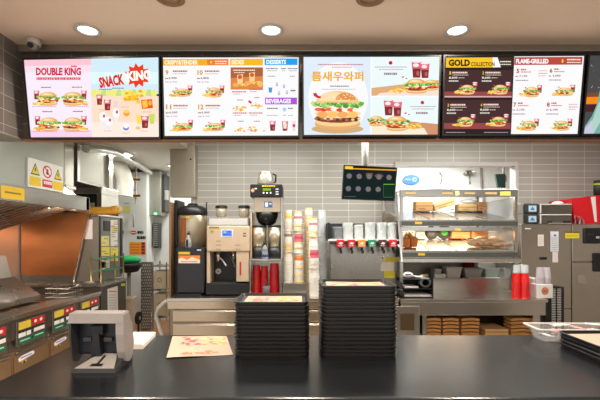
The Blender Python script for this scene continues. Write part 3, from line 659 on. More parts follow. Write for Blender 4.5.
# ------------------------------------------------------------------ fryer bank on the left, front face x = -2.3
XF = -2.3
FB = mat('fryer_front_steel', (150,142,132), .34, .9, .06, 6); BRN = mat('brown_steel_panel', (150,118,84), .4, .5, .08)
sm = smap(XF)
units = [(2.72,3.19),(3.195,3.665),(3.67,4.14),(4.145,4.615)]
names = ['nearest, cut by the left edge of the photo', 'second from the left edge, white tag under its panel', 'third from the left edge, white tag under its panel', 'farthest, partly behind the till display']
for i, (ya, yb) in enumerate(units):
    t = T('fryer', 'steel deep fryer, '+names[i], 'fryer', (-2.75,(ya+yb)/2,0), 'row of deep fryers under the hood')
    m = MB(); m.box((-3.2,ya,.10),(XF-.004,yb,.60), BRN); m.box((-3.2,ya,.60),(XF-.03,yb,.70), FB)
    m.box((-3.2,ya,.70),(-3.08,yb,.86), FB); m.box((-2.55,ya,.70),(XF-.012,yb,.86), FB); m.box((-3.08,ya,.70),(-2.55,ya+.03,.86), FB); m.box((-3.08,yb-.03,.70),(-2.55,yb,.86), FB); m.build('cabinet', t)
    m = MB(); m.hexa([(-2.56,ya,.86),(XF,ya,.855),(XF,yb,.855),(-2.56,yb,.86)], [(-2.56,ya,.885),(XF,ya,.90),(XF,yb,.90),(-2.56,yb,.885)], STEEL); m.box((XF,ya,.872),(XF+.014,yb,.902), STEEL, .006)
    m.box((-3.2,ya,.86),(-3.08,yb,.90), STEEL); m.build('top_rail', t)
    m = MB(); m.box((-3.075,ya+.035,.71),(-2.555,yb-.035,.80), mat('frying_oil',(150,96,44),.12,0,.1,4)); m.build('oil_well', t, 'amber oil in the well')
    # control panel with its printed keys
    m = MB(); m.box((XF-.011,ya+.05,.64),(XF+.002,yb-.05,.845), FB, .003); p = m.build('control_panel', t)
    def fm(u, v, l, ya=ya, yb=yb): return (XF+.003+.0004*l, ya+.05+(yb-ya-.10)*u, .84-.195*v)
    g = G(fm, Pm)
    g.rect(.05,.04,.46,.36,(226,190,50),1); g.rect(.05,.04,.2,.2,(206,186,90),2); g.rect(.5,.02,.95,.34,(190,30,34),1); g.ell(.62,.18,.05,.07,(240,220,220),2); g.ell(.82,.17,.05,.07,(240,220,220),2)
    g.rect(.05,.40,.95,.47,(46,66,54),1)
    for k in range(8): g.rect(.06+.11*k,.40,.13+.11*k,.53,(30,30,32),1.5)
    g.rect(.05,.50,.28,.68,(236,234,228),2); g.rect(.31,.50,.46,.68,(236,234,228),2); g.rect(.56,.48,.95,.64,(236,234,228),2); g.ell(.51,.56,.04,.09,(60,50,60),3)
    g.rect(.05,.74,.95,.96,(24,110,74),1); g.dashes(.1,.42,.84,(170,214,190),.05,2); g.dashes(.6,.9,.82,(170,214,190),.05,2); g.ell(.51,.84,.04,.07,(30,34,34),2)
    g.build('key_print', p, 'yellow, red, white and green keys')
    m = MB(); m.box((XF-.004,ya+.03,.585),(XF+.02,yb-.03,.605), STEEL, .005); m.build('door_rail', t)
    m = MB(); m.box((XF-.004,ya+.02,.12),(XF+.006,yb-.02,.575), BRN, .004); d = m.build('door', t)
    if i in (1,2,0):
        def fl(u, v, l, y0=ya+.06): return (XF+.0065+.0004*l, y0+.2*u, .56-.055*v-.0*u)
        g = G(fl, Pm); g.poly([(0,.35),(.2,.1),(.9,0),(1,.3),(.95,.6),(.3,.8),(.05,.9)],(232,228,240),1); g.dashes(.15,.85,.4,(120,110,180),.16,2); g.rect(.2,.9,.5,1.2,(220,180,60),1); g.rect(.3,.95,.4,1.3,(30,30,30),2)
        g.build('tag', t, 'white and yellow tag')
# baskets resting over the wells, steel boxes and a skimmer
def basket(x, y, lab):
    t = T('fry_basket', lab, 'basket', (x,y,.905), 'fry baskets over the oil wells'); m = MB(); w_ = .11; d_ = .15
    for z in (.907,.95,1.0):
        m.tube([(x-w_,y-d_,z),(x+w_,y-d_,z),(x+w_,y+d_,z),(x-w_,y+d_,z),(x-w_,y-d_,z)], .0035 if z<.98 else .005, STEELD, 5)
    for k in range(9):
        a = -w_+2*w_*k/8; m.tube([(x+a,y-d_,1.0),(x+a,y-d_,.907),(x+a,y+d_,.907),(x+a,y+d_,1.0)], .0018, STEELD, 4)
        a = -d_+2*d_*k/8; m.tube([(x-w_,y+a,1.0),(x-w_,y+a,.907),(x+w_,y+a,.907),(x+w_,y+a,1.0)], .0018, STEELD, 4)
    m.build('wire_body', t)
    m = MB(); m.tube([(x+w_,y-.02,1.0),(x+w_+.06,y-.01,1.04),(x+w_+.17,y,1.045)], .005, STEELD, 6); m.tube([(x+w_,y+.02,1.0),(x+w_+.06,y+.01,1.04),(x+w_+.17,y,1.045)], .005, STEELD, 6); m.cyl((x+w_+.10,y,1.044),(x+w_+.20,y,1.048), .012, GREYP, 10); m.build('handle', t)
basket(-2.50, 3.02, 'wire fry basket on the nearest fryer'); basket(-2.50, 4.25, 'wire fry basket on the farthest fryer')
t = T('holding_bin', 'slanted steel holding bin at left edge over the fryers', 'bin', (-3.1,3.55,.9))
m = MB(); m.hexa([(-3.22,3.30,.92),(-2.86,3.30,.92),(-2.86,4.05,.92),(-3.22,4.05,.92)], [(-3.22,3.30,1.34),(-2.98,3.30,1.34),(-2.98,4.05,1.34),(-3.22,4.05,1.34)], STEELD); m.build('body', t)
m = MB(); m.hexa([(-2.885,3.29,.985),(-2.62,3.29,.90),(-2.62,4.04,.90),(-2.885,4.04,.985)], [(-2.885,3.29,1.13),(-2.62,3.29,.95),(-2.62,4.04,.95),(-2.885,4.04,1.13)], STEELD); m.build('slanted_lid', t)
m = MB(); m.sphere((-2.93,3.82,1.17), .012, STEEL); m.sphere((-2.93,3.45,1.17), .012, STEEL); m.split('knob', t)
t = T('fryer_end_panel', 'steel end panel with warm reflection painted copper under the hood', 'panel', (-2.9,4.86,.9))
m = MB(); m.hexa([(-3.38,4.85,1.06),(-2.725,4.85,1.06),(-2.725,4.875,1.06),(-3.38,4.875,1.06)], [(-3.38,4.85,1.812),(-2.56,4.85,1.812),(-2.56,4.875,1.812),(-3.38,4.875,1.812)], WARMREFL); m.build('warm_reflection_sheet', t)
m = MB(); m.hexa([(-3.38,4.86,.977),(-2.74,4.86,.977),(-2.74,4.88,.977),(-3.38,4.88,.977)], [(-3.38,4.86,1.058),(-2.725,4.86,1.058),(-2.725,4.88,1.058),(-3.38,4.88,1.058)], STEELD); m.build('lower_sheet', t)
m = MB(); m.tube([(-2.745,4.842,.977),(-2.725,4.842,1.06),(-2.56,4.842,1.812)], .009, STEEL, 8); m.build('edge_rod', t)

# hood
HOOD = mat('hood_steel', (206,208,204), .22, .95, .02, 2, (1,.3,6)); HOODW = mat('pale_hood_steel', (214,220,214), .22, .92, .05, 2)
t = T('extractor_hood', 'long pale steel extractor hood over the fryers', 'hood', (-2.85,3.6,1.81))
m = MB(); m.box((-2.33,2.3,1.815),(-2.295,4.36,1.955), HOOD, .004); m.box((-3.38,4.33,1.815),(-2.3,4.36,1.955), HOOD); m.hexa([(-2.56,4.36,1.815),(-2.295,4.30,1.815),(-2.295,4.36,1.815),(-2.56,4.87,1.815)],[(-2.56,4.36,1.955),(-2.295,4.30,1.955),(-2.295,4.36,1.955),(-2.56,4.87,1.955)], HOOD); m.build('front_band', t)
m = MB(); m.box((-3.38,2.3,1.955),(-2.315,3.92,2.69), HOODW); m.hexa([(-3.38,3.92,1.955),(-2.33,3.92,1.955),(-2.33,4.35,1.955),(-3.38,4.35,1.955)],[(-3.38,3.92,2.06),(-2.36,3.92,2.06),(-2.42,4.33,1.985),(-3.38,4.33,1.985)], HOODW); m.build('canopy', t)
for k in range(3):        # slanted baffle filters
    ya = 2.32+k*.67; m = MB(); M = None
    for j in range(8):
        y0_ = ya+.02+j*.082
        m.hexa([(-3.36,y0_,1.56),(-2.36,y0_,1.86),(-2.36,y0_+.05,1.86),(-3.36,y0_+.05,1.56)], [(-3.36,y0_,1.60),(-2.36,y0_,1.90),(-2.36,y0_+.02,1.90),(-3.36,y0_+.02,1.60)], STEELD)
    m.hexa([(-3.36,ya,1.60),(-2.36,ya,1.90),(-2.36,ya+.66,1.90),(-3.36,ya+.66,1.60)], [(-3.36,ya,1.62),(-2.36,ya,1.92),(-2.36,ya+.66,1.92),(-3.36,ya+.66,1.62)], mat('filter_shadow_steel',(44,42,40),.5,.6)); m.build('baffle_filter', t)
def fm(u, v, l): return (-2.293+.0006*l, 2.36+u, 1.945-.12*v)
g = G(lambda u, v, l: (-2.2945+.0006*l, 3.07+.26*u, 1.935-.10*v), Pm); g.poly([(0,0),(1,0),(1,1),(0,1)], (240,196,40), 1); g.dashes(.15,.85,.5,(160,120,30),.14,2,3); g.build('yellow_sticker', t, 'yellow sticker')
t = T('added_hood_lamp', 'long added lamp, unseen behind the front band of the hood', 'lamp', (-2.37,3.4,1.83))  # unseen lamp, added to brighten the filters and the end panel
m = MB(); m.box((-2.36,2.5,1.835),(-2.332,4.25,1.87), WHITEP, .004); m.build('added_lamp_shade', t)
m = MB(); m.cyl((-2.375,2.52,1.85),(-2.375,4.23,1.85), .012, E((255,220,180), 6)); m.build('bulb', t)
area('added_hood_light', (-2.39,3.4,1.83), .03, 1.7, 9, (1,.86,.70), rot=(0,1.25,0))  # added light for the baffle filters
area('added_hood_light', (-2.5,4.0,1.80), .05, .3, 7, (1,.66,.42), rot=(.9,.5,0))  # added warm light towards the end panel, without a fitting
# warning board
def wm_(u, v, l): return (-2.300+.0008*l, 3.38+.50*u, 1.962+.245*(1-v))
g = G(wm_, Pm)
t = T('warning_sign', 'white warning board with two yellow triangles and a prohibition ring', 'sign', (-2.307,3.63,1.96))
m = MB(); m.box((-2.3145,3.38,1.96),(-2.300,3.88,2.21), WHITEP); m.build('board', t)
for cx_ in (.19,.84):
    g.poly([(cx_-.12,.55),(cx_,.12),(cx_+.12,.55)], (40,40,30), 1); g.poly([(cx_-.095,.51),(cx_,.2),(cx_+.095,.51)], (236,208,50), 2)
    g.poly([(cx_-.012,.3),(cx_+.02,.3),(cx_+.0,.38),(cx_+.03,.38),(cx_-.02,.48),(cx_-.0,.4),(cx_-.03,.4)], (40,40,30), 3); g.rect(cx_-.15,.62,cx_+.15,.94,(236,200,50),1); g.dashes(cx_-.12,cx_+.12,.72,(110,90,30),.05,2); g.dashes(cx_-.12,cx_+.12,.84,(110,90,30),.05,2)
g.ell(.52,.34,.13,.23,(204,40,50),1,n=24); g.ell(.52,.34,.10,.18,(240,236,234),2,n=24); g.poly([(.44,.2),(.46,.17),(.60,.47),(.58,.5)],(204,40,50),3); g.poly([(.50,.24),(.54,.24),(.56,.44),(.48,.44)],(60,50,50),2.6)
g.rect(.38,.64,.67,.92,(200,44,54),1); [g.rect(.42+.06*q_,.69,.465+.06*q_,.81,(250,240,240),2) for q_ in range(4)]; g.dashes(.42,.62,.87,(250,230,230),.04,2)
g.build('warning_print', t)
# ------------------------------------------------------------------ deeper kitchen, left
t = T('exhaust_duct', 'big square steel exhaust duct high behind the hood', 'duct', (-2.95,5.3,2.2))
m = MB(); m.box((-3.36,4.66,2.21),(-2.62,5.43,2.62), mat('duct_sheet',(196,196,184),.5,.45,.05,4)); m.build('duct_box', t)
m = MB(); m.box((-2.63,4.64,2.18),(-2.58,4.69,2.64), STEEL); m.box((-2.63,5.41,2.18),(-2.58,5.52,2.64), STEEL); m.box((-3.36,4.65,2.175),(-2.60,5.45,2.21), STEELD); m.box((-3.0,4.9,2.62),(-2.9,5.0,2.699), STEELD); m.split('flange', t)
t = T('hood_end_duct', 'upright steel duct joining the hood end to ceiling', 'duct', (-2.62,4.46,2.0))
MB().box((-2.68,4.37,2.0),(-2.57,4.55,2.69), STEELV, .01).build('duct_riser', t); MB().box((-2.70,4.36,2.06),(-2.55,4.56,2.10), STEEL, .005).build('collar', t)
t = T('silver_pipe', 'silver flexible pipe running under the kitchen ceiling', 'pipe', (-2.3,4.8,2.6))
MB().tube([(X(86,4.4),4.4,2.50),(X(100,4.8),4.8,2.58),(X(115,5.2),5.2,2.63),(X(124,5.6),5.6,2.64),(X(140,6.3),6.3,2.64),(X(150,7.0),7.0,2.64)], .045, mat('foil_sleeve',(206,206,200),.3,.9,.1,60,bump=.6), 12).build('pipe_sleeve', t)
t = T('prep_counter', 'dark steel prep counter at the far end of the fryers', 'counter', (-2.75,5.0,0))
MB().box((-3.3,4.63,.945),(XF,5.33,.975), STEELD, .005).build('top', t); MB().box((-3.28,4.65,.04),(XF-.012,5.31,.945), mat('dark_counter_side',(88,84,78),.4,.5)).build('body', t)
def cm(x): return lambda u, v, l: (x+.0008*l, x*400/(u-300), 1.55-(v-235)/400*(x*400/(u-300)))
g = G(cm(XF-.0115), Pm); g.poly([(107.3,289),(117.6,286),(118,311),(107.8,316)],(236,234,228),1); g.dashes(109,116.5,291.4,(226,120,60),1.2,2)
for k in range(6): g.dashes(109,116.4,295+k*2.6,(180,176,170),.7,2,k)
g.build('notice', t, 'white paper notice')
g = G(cm(XF-.0115), Pm); g.rect(121,283.4,125,286,(190,210,60),1); g.build('sticker', t, 'yellow green sticker')
t = T('holding_cabinet', 'grey cabinet with yellow and white notices on its side', 'cabinet', (-2.75,5.1,.975))
XC = -2.47
m = MB(); m.box((-3.1,4.90,.976),(XC,5.56,1.78), mat('grey_cabinet_paint',(128,126,120),.4,.4), .008); m.box((-3.11,4.89,1.78),(XC+.012,5.57,1.805), STEEL, .004); m.build('cabinet_body', t)
m = MB(); m.box((XC-.001,4.91,1.02),(XC+.012,4.95,1.775), BLACKP, .004); m.box((XC-.001,5.50,1.02),(XC+.012,5.55,1.775), BLACKP, .004); m.box((XC-.001,5.03,1.60),(XC+.008,5.20,1.73), BLACKP, .003); m.build('door_trim', t)
m = MB(); m.box((XC-.17,4.893,1.50),(XC-.07,4.899,1.74), Pm((226,226,232))); m.build('white_sheet', t, 'white paper sheet')
g = G(cm(XC+.001), Pm)
for (a,b_,c,d,col) in ((110.5,220,117.5,246,(236,232,220)),(100.5,236,109,246,(236,226,140)),(100.5,247,109.6,256,(238,222,96)),(101,257,109.6,268,(226,226,200)),(110.5,247,118,261,(236,218,90)),(101,262,106,270,(206,224,226)),(111.5,226,117,233,(232,206,120))):
    g.rect(a,b_,c,d,col,1+.1*a/100)
for k in range(22):
    R = random.Random(k); x = R.choice([101.5,104,111.5,114]); y = 222+k*2.1
    if x < 110 and y < 237: x += 9.5
    g.dashes(x, min(x+4,117.4), y, R.choice([(170,90,80),(120,120,110),(90,140,150),(210,130,50)]), .8, 3, k)
g.build('notices', t, 'yellow and white paper notices')
t = T('amber_rail', 'amber yellow strip cover lying on the grey cabinet', 'rail', (-2.6,4.98,1.805))
AMB = mat('amber_plastic',(222,164,50),.3,0,.1,10)
m = MB(); m.box((-2.72,4.92,1.806),(-2.30,5.03,1.90), AMB, .03, seg=3); m.box((-2.34,4.91,1.806),(-2.24,5.04,1.915), AMB, .035, seg=3); m.build('cover', t)
t = T('conveyor_broiler', 'steel conveyor broiler with a dark slot, on the grey cabinet', 'broiler', (-2.85,5.3,1.805))
m = MB(); m.box((-3.2,5.08,2.07),(-2.52,5.55,2.165), STEEL, .01); m.box((-3.2,5.08,1.806),(-3.1,5.55,2.07), STEELD); m.box((-2.58,5.08,1.806),(-2.52,5.55,2.07), STEEL); m.box((-3.2,5.08,1.806),(-2.52,5.55,1.84), STEEL); m.box((-3.2,5.45,1.82),(-2.55,5.54,2.08), STEELD); m.build('casing', t)
m = MB(); m.box((-3.1,5.10,1.84),(-2.58,5.45,2.069), BLACKP); m.box((-3.0,5.09,1.93),(-2.80,5.10,2.02), mat('brass_grille',(150,118,50),.4,.7)); m.box((-2.76,5.09,1.90),(-2.62,5.10,1.96), GREYP); m.build('oven_mouth', t)
# green coated wire rack
GW = mat('green_coated_wire',(34,120,84),.35)
t = T('wire_rack', 'narrow green coated wire rack standing on the prep counter', 'rack', (-2.39,4.98,.976))
m = MB()
for z in (1.12,1.265):
    m.tube([(-2.445,4.68,z),(-2.33,4.68,z),(-2.33,5.28,z),(-2.445,5.28,z),(-2.445,4.68,z)], .006, GW, 6)
    for k in range(12): m.tube([(-2.445,4.70+.05*k,z),(-2.33,4.70+.05*k,z)], .003, GW, 5)
m.build('shelves', t)
m = MB()
for x, y in ((-2.445,4.68),(-2.445,5.28),(-2.33,4.68),(-2.33,5.28)): m.tube([(x,y,.976),(x,y,1.31)], .008, mat('brass_post',(170,150,96),.35,.8), 6)
m.split('post', t)
t = T('green_cloth', 'bright green cloth heaped on a black basket', 'cloth', (X(130,6.35),6.35,Z(261,6.35)))
cx_, cz_ = X(129,6.35), Z(262,6.35)
m = MB(); m.sphere((cx_,6.35,cz_+.03), .16, mat('green_cloth',(22,160,84),.8,0,.15,30), (1.15,.8,.42), 20, 10, jit=.05); m.build('cloth_heap', t)
t = T('black_basket', 'black basket under the green cloth, on a grey post', 'basket', (cx_,6.35,0))
m = MB(); m.lathe((cx_,6.35,cz_-.17), [(.05,0),(.14,.02),(.185,.10),(.195,.15),(.188,.15),(.12,.03)], BLACKP, 24); m.build('bowl', t)
m = MB(); m.cyl((cx_,6.35,0),(cx_,6.35,cz_-.16), .03, GREYP); m.lathe((cx_,6.35,0), [(.16,0),(.14,.03),(.03,.04)], GREYP, 20); m.build('post', t)
t = T('waste_bin', 'cream plastic waste bin on the brown floor', 'bin', (X(126,5.9),5.9,0)); bx_ = X(126,5.9)
def bl(w_, z, y=5.9): return [Vector(p) for p in rr(w_, w_*.8, .04, z, bx_, y)]
CR = mat('cream_bin_plastic',(222,206,178),.5)
MB().loft([bl(.19,.0), bl(.23,.60), bl(.25,.61), bl(.25,.635), bl(.22,.635), bl(.185,.03)], CR).build('body', t)
# wall panels at the back of the corridor
t = T('white_locker', 'white painted panel door with warning notices, back of the kitchen', 'panel', (X(140,6.9),6.95,0))
m = MB(); m.box((-3.38,6.9,.0),(X(147,6.9),7.28,Z(172,6.9)), WHITEW, .01); m.build('panel', t)
g = G(pmap(6.897), Pm)
g.ell(133.5,232.6,3.2,2,(206,30,40),2,n=14); g.rect(131,232,136,233.2,(240,220,220),3); g.dashes(137.5,143.4,232.4,(30,30,34),3,2,4); g.dashes(137,145.6,237.6,(30,30,34),3,2,7)
g.rect(129.5,242,145.5,254.6,(240,160,40),1); g.rect(141,242,145.5,254.6,(206,90,40),1.5)
for k in range(4): g.dashes(130.5,139.5,244.4+k*2.8,(190,100,40),1,2,k); g.ell(143.2,243.8+k*3,1.4,1,(60,30,30),2.5,n=8)
for k in range(3): g.rect(124,203+k*4,129,203.6+k*4,(120,140,130),1)
g.rect(123,206,130,213,(222,214,120),1.2)
g.build('warning_print', t, 'red and orange warning notices')
m = MB(); 
for z in (Z(188,6.88),Z(232,6.88)): m.box((X(121,6.88),6.87,z-.03),(X(123,6.88),6.9,z+.03), BLACKP, .004)
m.tube([(X(133,6.86),6.88,Z(213,6.86)),(X(134,6.86),6.84,Z(216,6.86)),(X(134,6.86),6.84,Z(225,6.86)),(X(133,6.86),6.88,Z(227,6.86))], .012, GREYP); m.build('handle', t)
t = T('ceiling_elbow', 'round pale duct elbow with white wrapping, back of the kitchen', 'duct', (X(120,6.3),6.3,1.95))
m = MB(); m.tube([(X(112,6.3),6.3,Z(166,6.3)),(X(122,6.3),6.3,Z(170,6.3)),(X(125,6.3),6.3,Z(182,6.3)),(X(124,6.3),6.3,Z(196,6.3))], .13, mat('wrapped_duct',(218,216,206),.6,.1,.08,12,bump=.5), 18); m.build('elbow', t)
t = T('gas_valve', 'yellow gas valves on a thin pipe by the elbow', 'valve', (X(136,6.5),6.5,2.0))
m = MB(); m.tube([(X(136,6.5),6.5,Z(166,6.5)),(X(136,6.5),6.5,Z(204,6.5))], .014, GREYP); m.tube([(X(110,6.5),6.5,Z(190,6.5)),(X(136,6.5),6.5,Z(190,6.5))], .012, GREYP); m.build('pipe', t)
m = MB(); 
for y_ in (178,194): m.box((X(135,6.5),6.44,Z(y_+4,6.5)),(X(138,6.5),6.5,Z(y_,6.5)), mat('yellow_paint',(226,180,40),.4), .01); m.cyl((X(133.5,6.45),6.45,Z(y_+2,6.5)),(X(140,6.45),6.45,Z(y_+2,6.5)), .02, DARKP)
m.build('valve_body', t)
t = T('electric_box', 'upright grey steel electric box with a green label', 'box', (X(155,7.15),7.15,Z(215.6,7.0)))
m = MB(); m.box((X(149,7.0),7.0,Z(215.6,7.0)),(X(161,7.0),7.299,Z(171,7.0)), mat('box_steel',(160,160,150),.4,.6), .01); m.build('body', t)
m = MB(); m.box((X(161.3,7.0),7.03,Z(212,7.0)),(X(164.5,7.0),7.29,Z(174,7.0)), DARKP, .01); m.box((X(164,7.0),7.02,Z(200,7.0)),(X(167,7.0),7.12,Z(190,7.0)), GREYP, .01); m.build('conduit', t)
g = G(pmap(6.997), Pm); g.ell(155.5,213,3.6,2.4,(60,170,110),1,n=14); g.ell(155.5,213.6,2,1.4,(236,240,236),2,n=12); g.build('label_print', t, 'green round label')
# perforated guard and boxes
t = T('chequer_guard', 'tall steel guard sheet with raised diamond pattern', 'panel', (X(147,6.55),6.55,0))
xa, xb = X(141,6.5), X(153,6.5); m = MB(); CHQ = mat('chequer_plate', (196,196,190), .35, .35); m.box((xa,6.5,.0),(xb,6.53,Z(262,6.5)), mat('chequer_base', (126,126,122), .4, .4))
for j in range(22):
    for i in range(5):
        x = xa+.02+(i+.5*(j%2))*.036; z = .05+j*.048
        if x < xb-.02: m.sphere((x,6.497,z), .016, CHQ, (.8,.3,1), 8, 5)
m.build('sheet', t)
t = T('air_grille', 'narrow dark ventilation grille on the back wall', 'grille', (X(157,7.2),7.2,1.2))
m = MB(); m.box((X(153,7.1),7.12,Z(248,7.1)),(X(158,7.1),7.28,Z(223,7.1)), DARKP)
for k in range(12): m.box((X(153.4,7.09),7.08,Z(225+k*1.9,7.1)),(X(157.6,7.09),7.10,Z(224.2+k*1.9,7.1)), GREYP)
m.build('slats', t)
for k, (ya, yb, lab) in enumerate(((271,289,'upper beige ingredient box on the small rack'),(294,316,'lower beige ingredient box on the small rack'))):
    t = T('ingredient_box', lab, 'box', (X(159,6.0),6.15,Z(yb,6.0)), 'boxes on the small rack')
    MB().box((X(153.5,6.0),6.0,Z(yb,6.0)),(X(166,6.0),6.3,Z(ya,6.0)), mat('beige_card',(196,186,156),.7), .006).build('carton', t)
    g = G(pmap(5.998), Pm); g.ell(159.6,(ya+yb)/2,2.4,2.6,(150,136,100),1,n=12); g.ell(159.6,(ya+yb)/2,1.4,1.5,(200,190,160),2,n=12); g.build('emblem', t)
t = T('storage_rack', 'small wire storage rack holding two beige boxes', 'rack', (X(159,6.0),6.15,0))
m = MB()
for x in (X(152.4,6.0),X(167,6.0)):
    for y in (5.98,6.32): m.tube([(x,y,0),(x,y,Z(262,6.0))], .01, STEELD, 6)
m.split('upright', t); m = MB()
for z in (Z(289,6.0)-.012,Z(316,6.0)-.012,Z(266,6.0)):
    m.box((X(152.4,6.0),5.98,z-.012),(X(167,6.0),6.32,z+.01), STEELD)
m.build('shelves', t)
t = T('white_hose', 'thick white hose curving down beside the coffee table', 'hose', (X(158,4.9),4.9,0))
MB().tube([(X(172,5.0),5.0,Z(300,5.0)),(X(165,5.0),5.0,Z(302,5.0)),(X(158,5.0),5.0,Z(308,5.0)),(X(156,5.0),5.0,Z(316,5.0)),(X(159,5.0),5.0,Z(326,5.0)),(X(162,5.0),5.0,Z(335,5.0)),(X(163,5.0),5.0,.02)], .024, WHITEP, 12).build('tube', t)
m = MB(); 
t = T('caster_wheel', 'black rubber caster wheel beside the cream bin', 'wheel', (X(138.5,5.8),5.8,Z(326,5.8)))
MB().cyl((X(137.2,5.8),5.8,Z(318,5.8)),(X(139.8,5.8),5.8,Z(318,5.8)), .09, RUBBER, 24).build('tyre', t); MB().cyl((X(136.8,5.8),5.8,Z(318,5.8)),(X(140.2,5.8),5.8,Z(318,5.8)), .03, GREYP, 16).build('hub', t); MB().box((X(137.6,5.8),5.79,0),(X(139.4,5.8),5.81,Z(318,5.8)-.085), DARKP).build('axle_bracket', t)
# ------------------------------------------------------------------ back work table, left part (coffee, cups)
t = T('coffee_table', 'steel work table with drawers under the coffee machines', 'table', (-.3,4.75,0))
xa, xb = -1.42, 1.055
MB().box((xa,4.25,.845),(xb,5.45,.88), STEEL, .005).build('top', t)
m = MB(); m.box((xa+.005,4.262,.76),(xb-.005,4.30,.845), STEELW, .004); m.box((xa+.02,4.32,.08),(xb-.02,5.4,.78), FB); m.build('cabinet', t)
for k in range(3):
    x = xa+.05+k*.82
    for (z0_, z1_) in ((.62,.745),(.33,.60),(.10,.31)):
        d = MB().box((x,4.29,z0_),(x+.78,4.322,z1_), STEELW, .006).build('drawer', t)
        MB().box((x+.04,4.275,z1_-.028),(x+.74,4.292,z1_-.010), STEEL, .004).build('handle', d)
m = MB()
for x in (xa+.06, -.2, xb-.06):
    for y in (4.36,5.36): m.cyl((x,y,0),(x,y,.08), .022, STEELD)
m.split('foot', t)
# wall cabinet and side panel
t = T('wall_cabinet', 'pale steel wall cabinet high at the end of the tiled wall', 'cabinet', (X(182,5.4),5.42,Z(197,5.35)))
m = MB(); m.box((X(170,5.35),5.35,Z(197,5.35)),(X(195,5.35),5.495,2.76), mat('champagne_steel',(188,180,162),.38,.7,.04,3), .004); m.build('body', t)
m = MB(); m.box((X(170.3,5.35),5.34,Z(196.7,5.35)),(X(194.7,5.35),5.35,2.755), mat('champagne_steel_door',(182,174,156),.38,.7,.04,3), .002); m.cyl((X(191,5.35),5.33,2.56),(X(191,5.35),5.341,2.56), .012, BLACKP); m.build('door', t)
t = T('side_screen', 'tall brown-edged steel panel beside the coffee brewer', 'panel', (-1.46,4.9,0))
m = MB(); m.box((-1.475,4.50,0),(-1.452,5.46,1.92), mat('brown_panel',(150,116,84),.5,.3), .003); m.build('panel_sheet', t)
# filter coffee brewer
t = T('coffee_urn_brewer', 'steel coffee urn with black lid on a black stickered cabinet', 'coffee brewer', (-1.22,4.65,.88))
m = MB(); m.box((X(176.5,4.42),4.42,.905),(X(204.5,4.42),4.86,Z(247.5,4.42)), mat('black_enamel',(32,33,35),.25), .012, seg=3); m.box((X(178,4.42),4.36,.881),(X(202,4.42),4.80,.905), BLACKP, .006); m.build('cabinet', t)
g = G(pmap(4.4195), Pm); g.rect(178.5,251.8,190,254.4,(232,196,50),1); g.rect(178.5,255.4,200,263,(240,140,60),1); g.poly([(178.5,259),(182,257.4),(187,260),(192,257),(200,260),(200,263.2),(178.5,263.2)],(244,232,214),2); g.dashes(181,198,261.5,(210,110,60),.8,3); g.rect(197,249.4,201,250.6,(230,230,230),1); g.build('sticker', t, 'yellow and orange sticker')
UX = X(192.5,4.65)
m = MB(); m.lathe((UX,4.66,1.40), [(.15,.0),(.165,.02),(.168,.30),(.163,.37),(.15,.40)], mat('urn_steel',(196,184,160),.34,.85,.02,3), 40); m.build('urn', t, 'steel urn')
m = MB(); m.lathe((UX,4.66,1.78), [(.168,0),(.172,.03),(.16,.07),(.13,.10),(.06,.115),(.055,.135),(.02,.14)], BLACKP, 36); m.box((UX-.18,4.62,1.79),(UX-.15,4.70,1.83), BLACKP, .008); m.cyl((UX+.165,4.64,1.80),(UX+.165,4.64,1.93), .008, BLACKP); m.build('lid', t, 'black lid')
m = MB(); m.box((X(174.2,4.6),4.6,.881),(X(177.4,4.6),4.9,Z(200,4.6)), BLACKP, .008); m.box((X(174.2,4.6),4.6,1.40),(UX-.1,4.9,1.43), BLACKP); m.build('column', t)
m = MB(); m.box((X(186,4.5),4.49,1.74),(X(190,4.5),4.495,1.76), Pm((220,180,70))); m.box((UX-.085,4.492,1.46),(UX-.03,4.505,1.74), mat('sight_glass_copper',(150,84,44),.3,.6), .006); m.cyl((UX,4.49,1.45),(UX,4.43,1.45), .014, BLACKP); m.box((UX-.012,4.42,1.42),(UX+.012,4.44,1.50), BLACKP, .005); m.build('sight_glass', t, 'copper coloured sight strip')
bx2, by2 = X(188,4.45), 4.46; zb = Z(247.5,4.42)+.0005
t = T('syrup_bottle', 'small clear bottle standing on the black brewer cabinet', 'bottle', (bx2,by2,zb))
MB().lathe((bx2,by2,zb), [(.028,0),(.034,.01),(.034,.08),(.014,.12),(.014,.14)], CLEARP, 18).build('flask', t); MB().lathe((bx2,by2,zb+.14), [(.016,0),(.016,.02),(.006,.025),(.006,.04)], BLACKP, 14).build('pump_cap', t)
# espresso machine
D = 4.42
t = T('espresso_machine', 'cream fronted espresso machine with blue display and bean hoppers', 'coffee machine', (X(227,D),4.7,.88))
m = MB(); m.box((X(206.5,D),D,Z(251.5,D)),(X(249.5,D),D+.5,Z(226,D)), CREAM, .012, seg=3); m.build('front_fascia', t, 'cream fascia')
m = MB(); m.box((X(208,D),D+.01,Z(226,D)),(X(248,D),D+.48,Z(217.4,D)), STEEL, .006); m.box((X(209.5,D),D+.006,Z(224.8,D)),(X(247,D),D+.012,Z(219,D)), LGREYP, .002); m.build('cup_warmer', t)
m = MB(); m.box((X(206.5,D),D+.22,Z(284,D)),(X(249,D),D+.5,Z(251.5,D)), BLACKP); m.box((X(206.5,D),D+.01,Z(284,D)),(X(209.6,D),D+.3,Z(251.5,D)), CREAM, .004); m.box((X(236,D),D+.01,Z(282,D)),(X(248.6,D),D+.24,Z(251.5,D)), CREAM, .008); m.build('housing', t)
m = MB(); m.box((X(239.5,D),D+.004,Z(275,D)),(X(241,D),D+.012,Z(262,D)), REDP); m.build('red_strip', t, 'red strip')
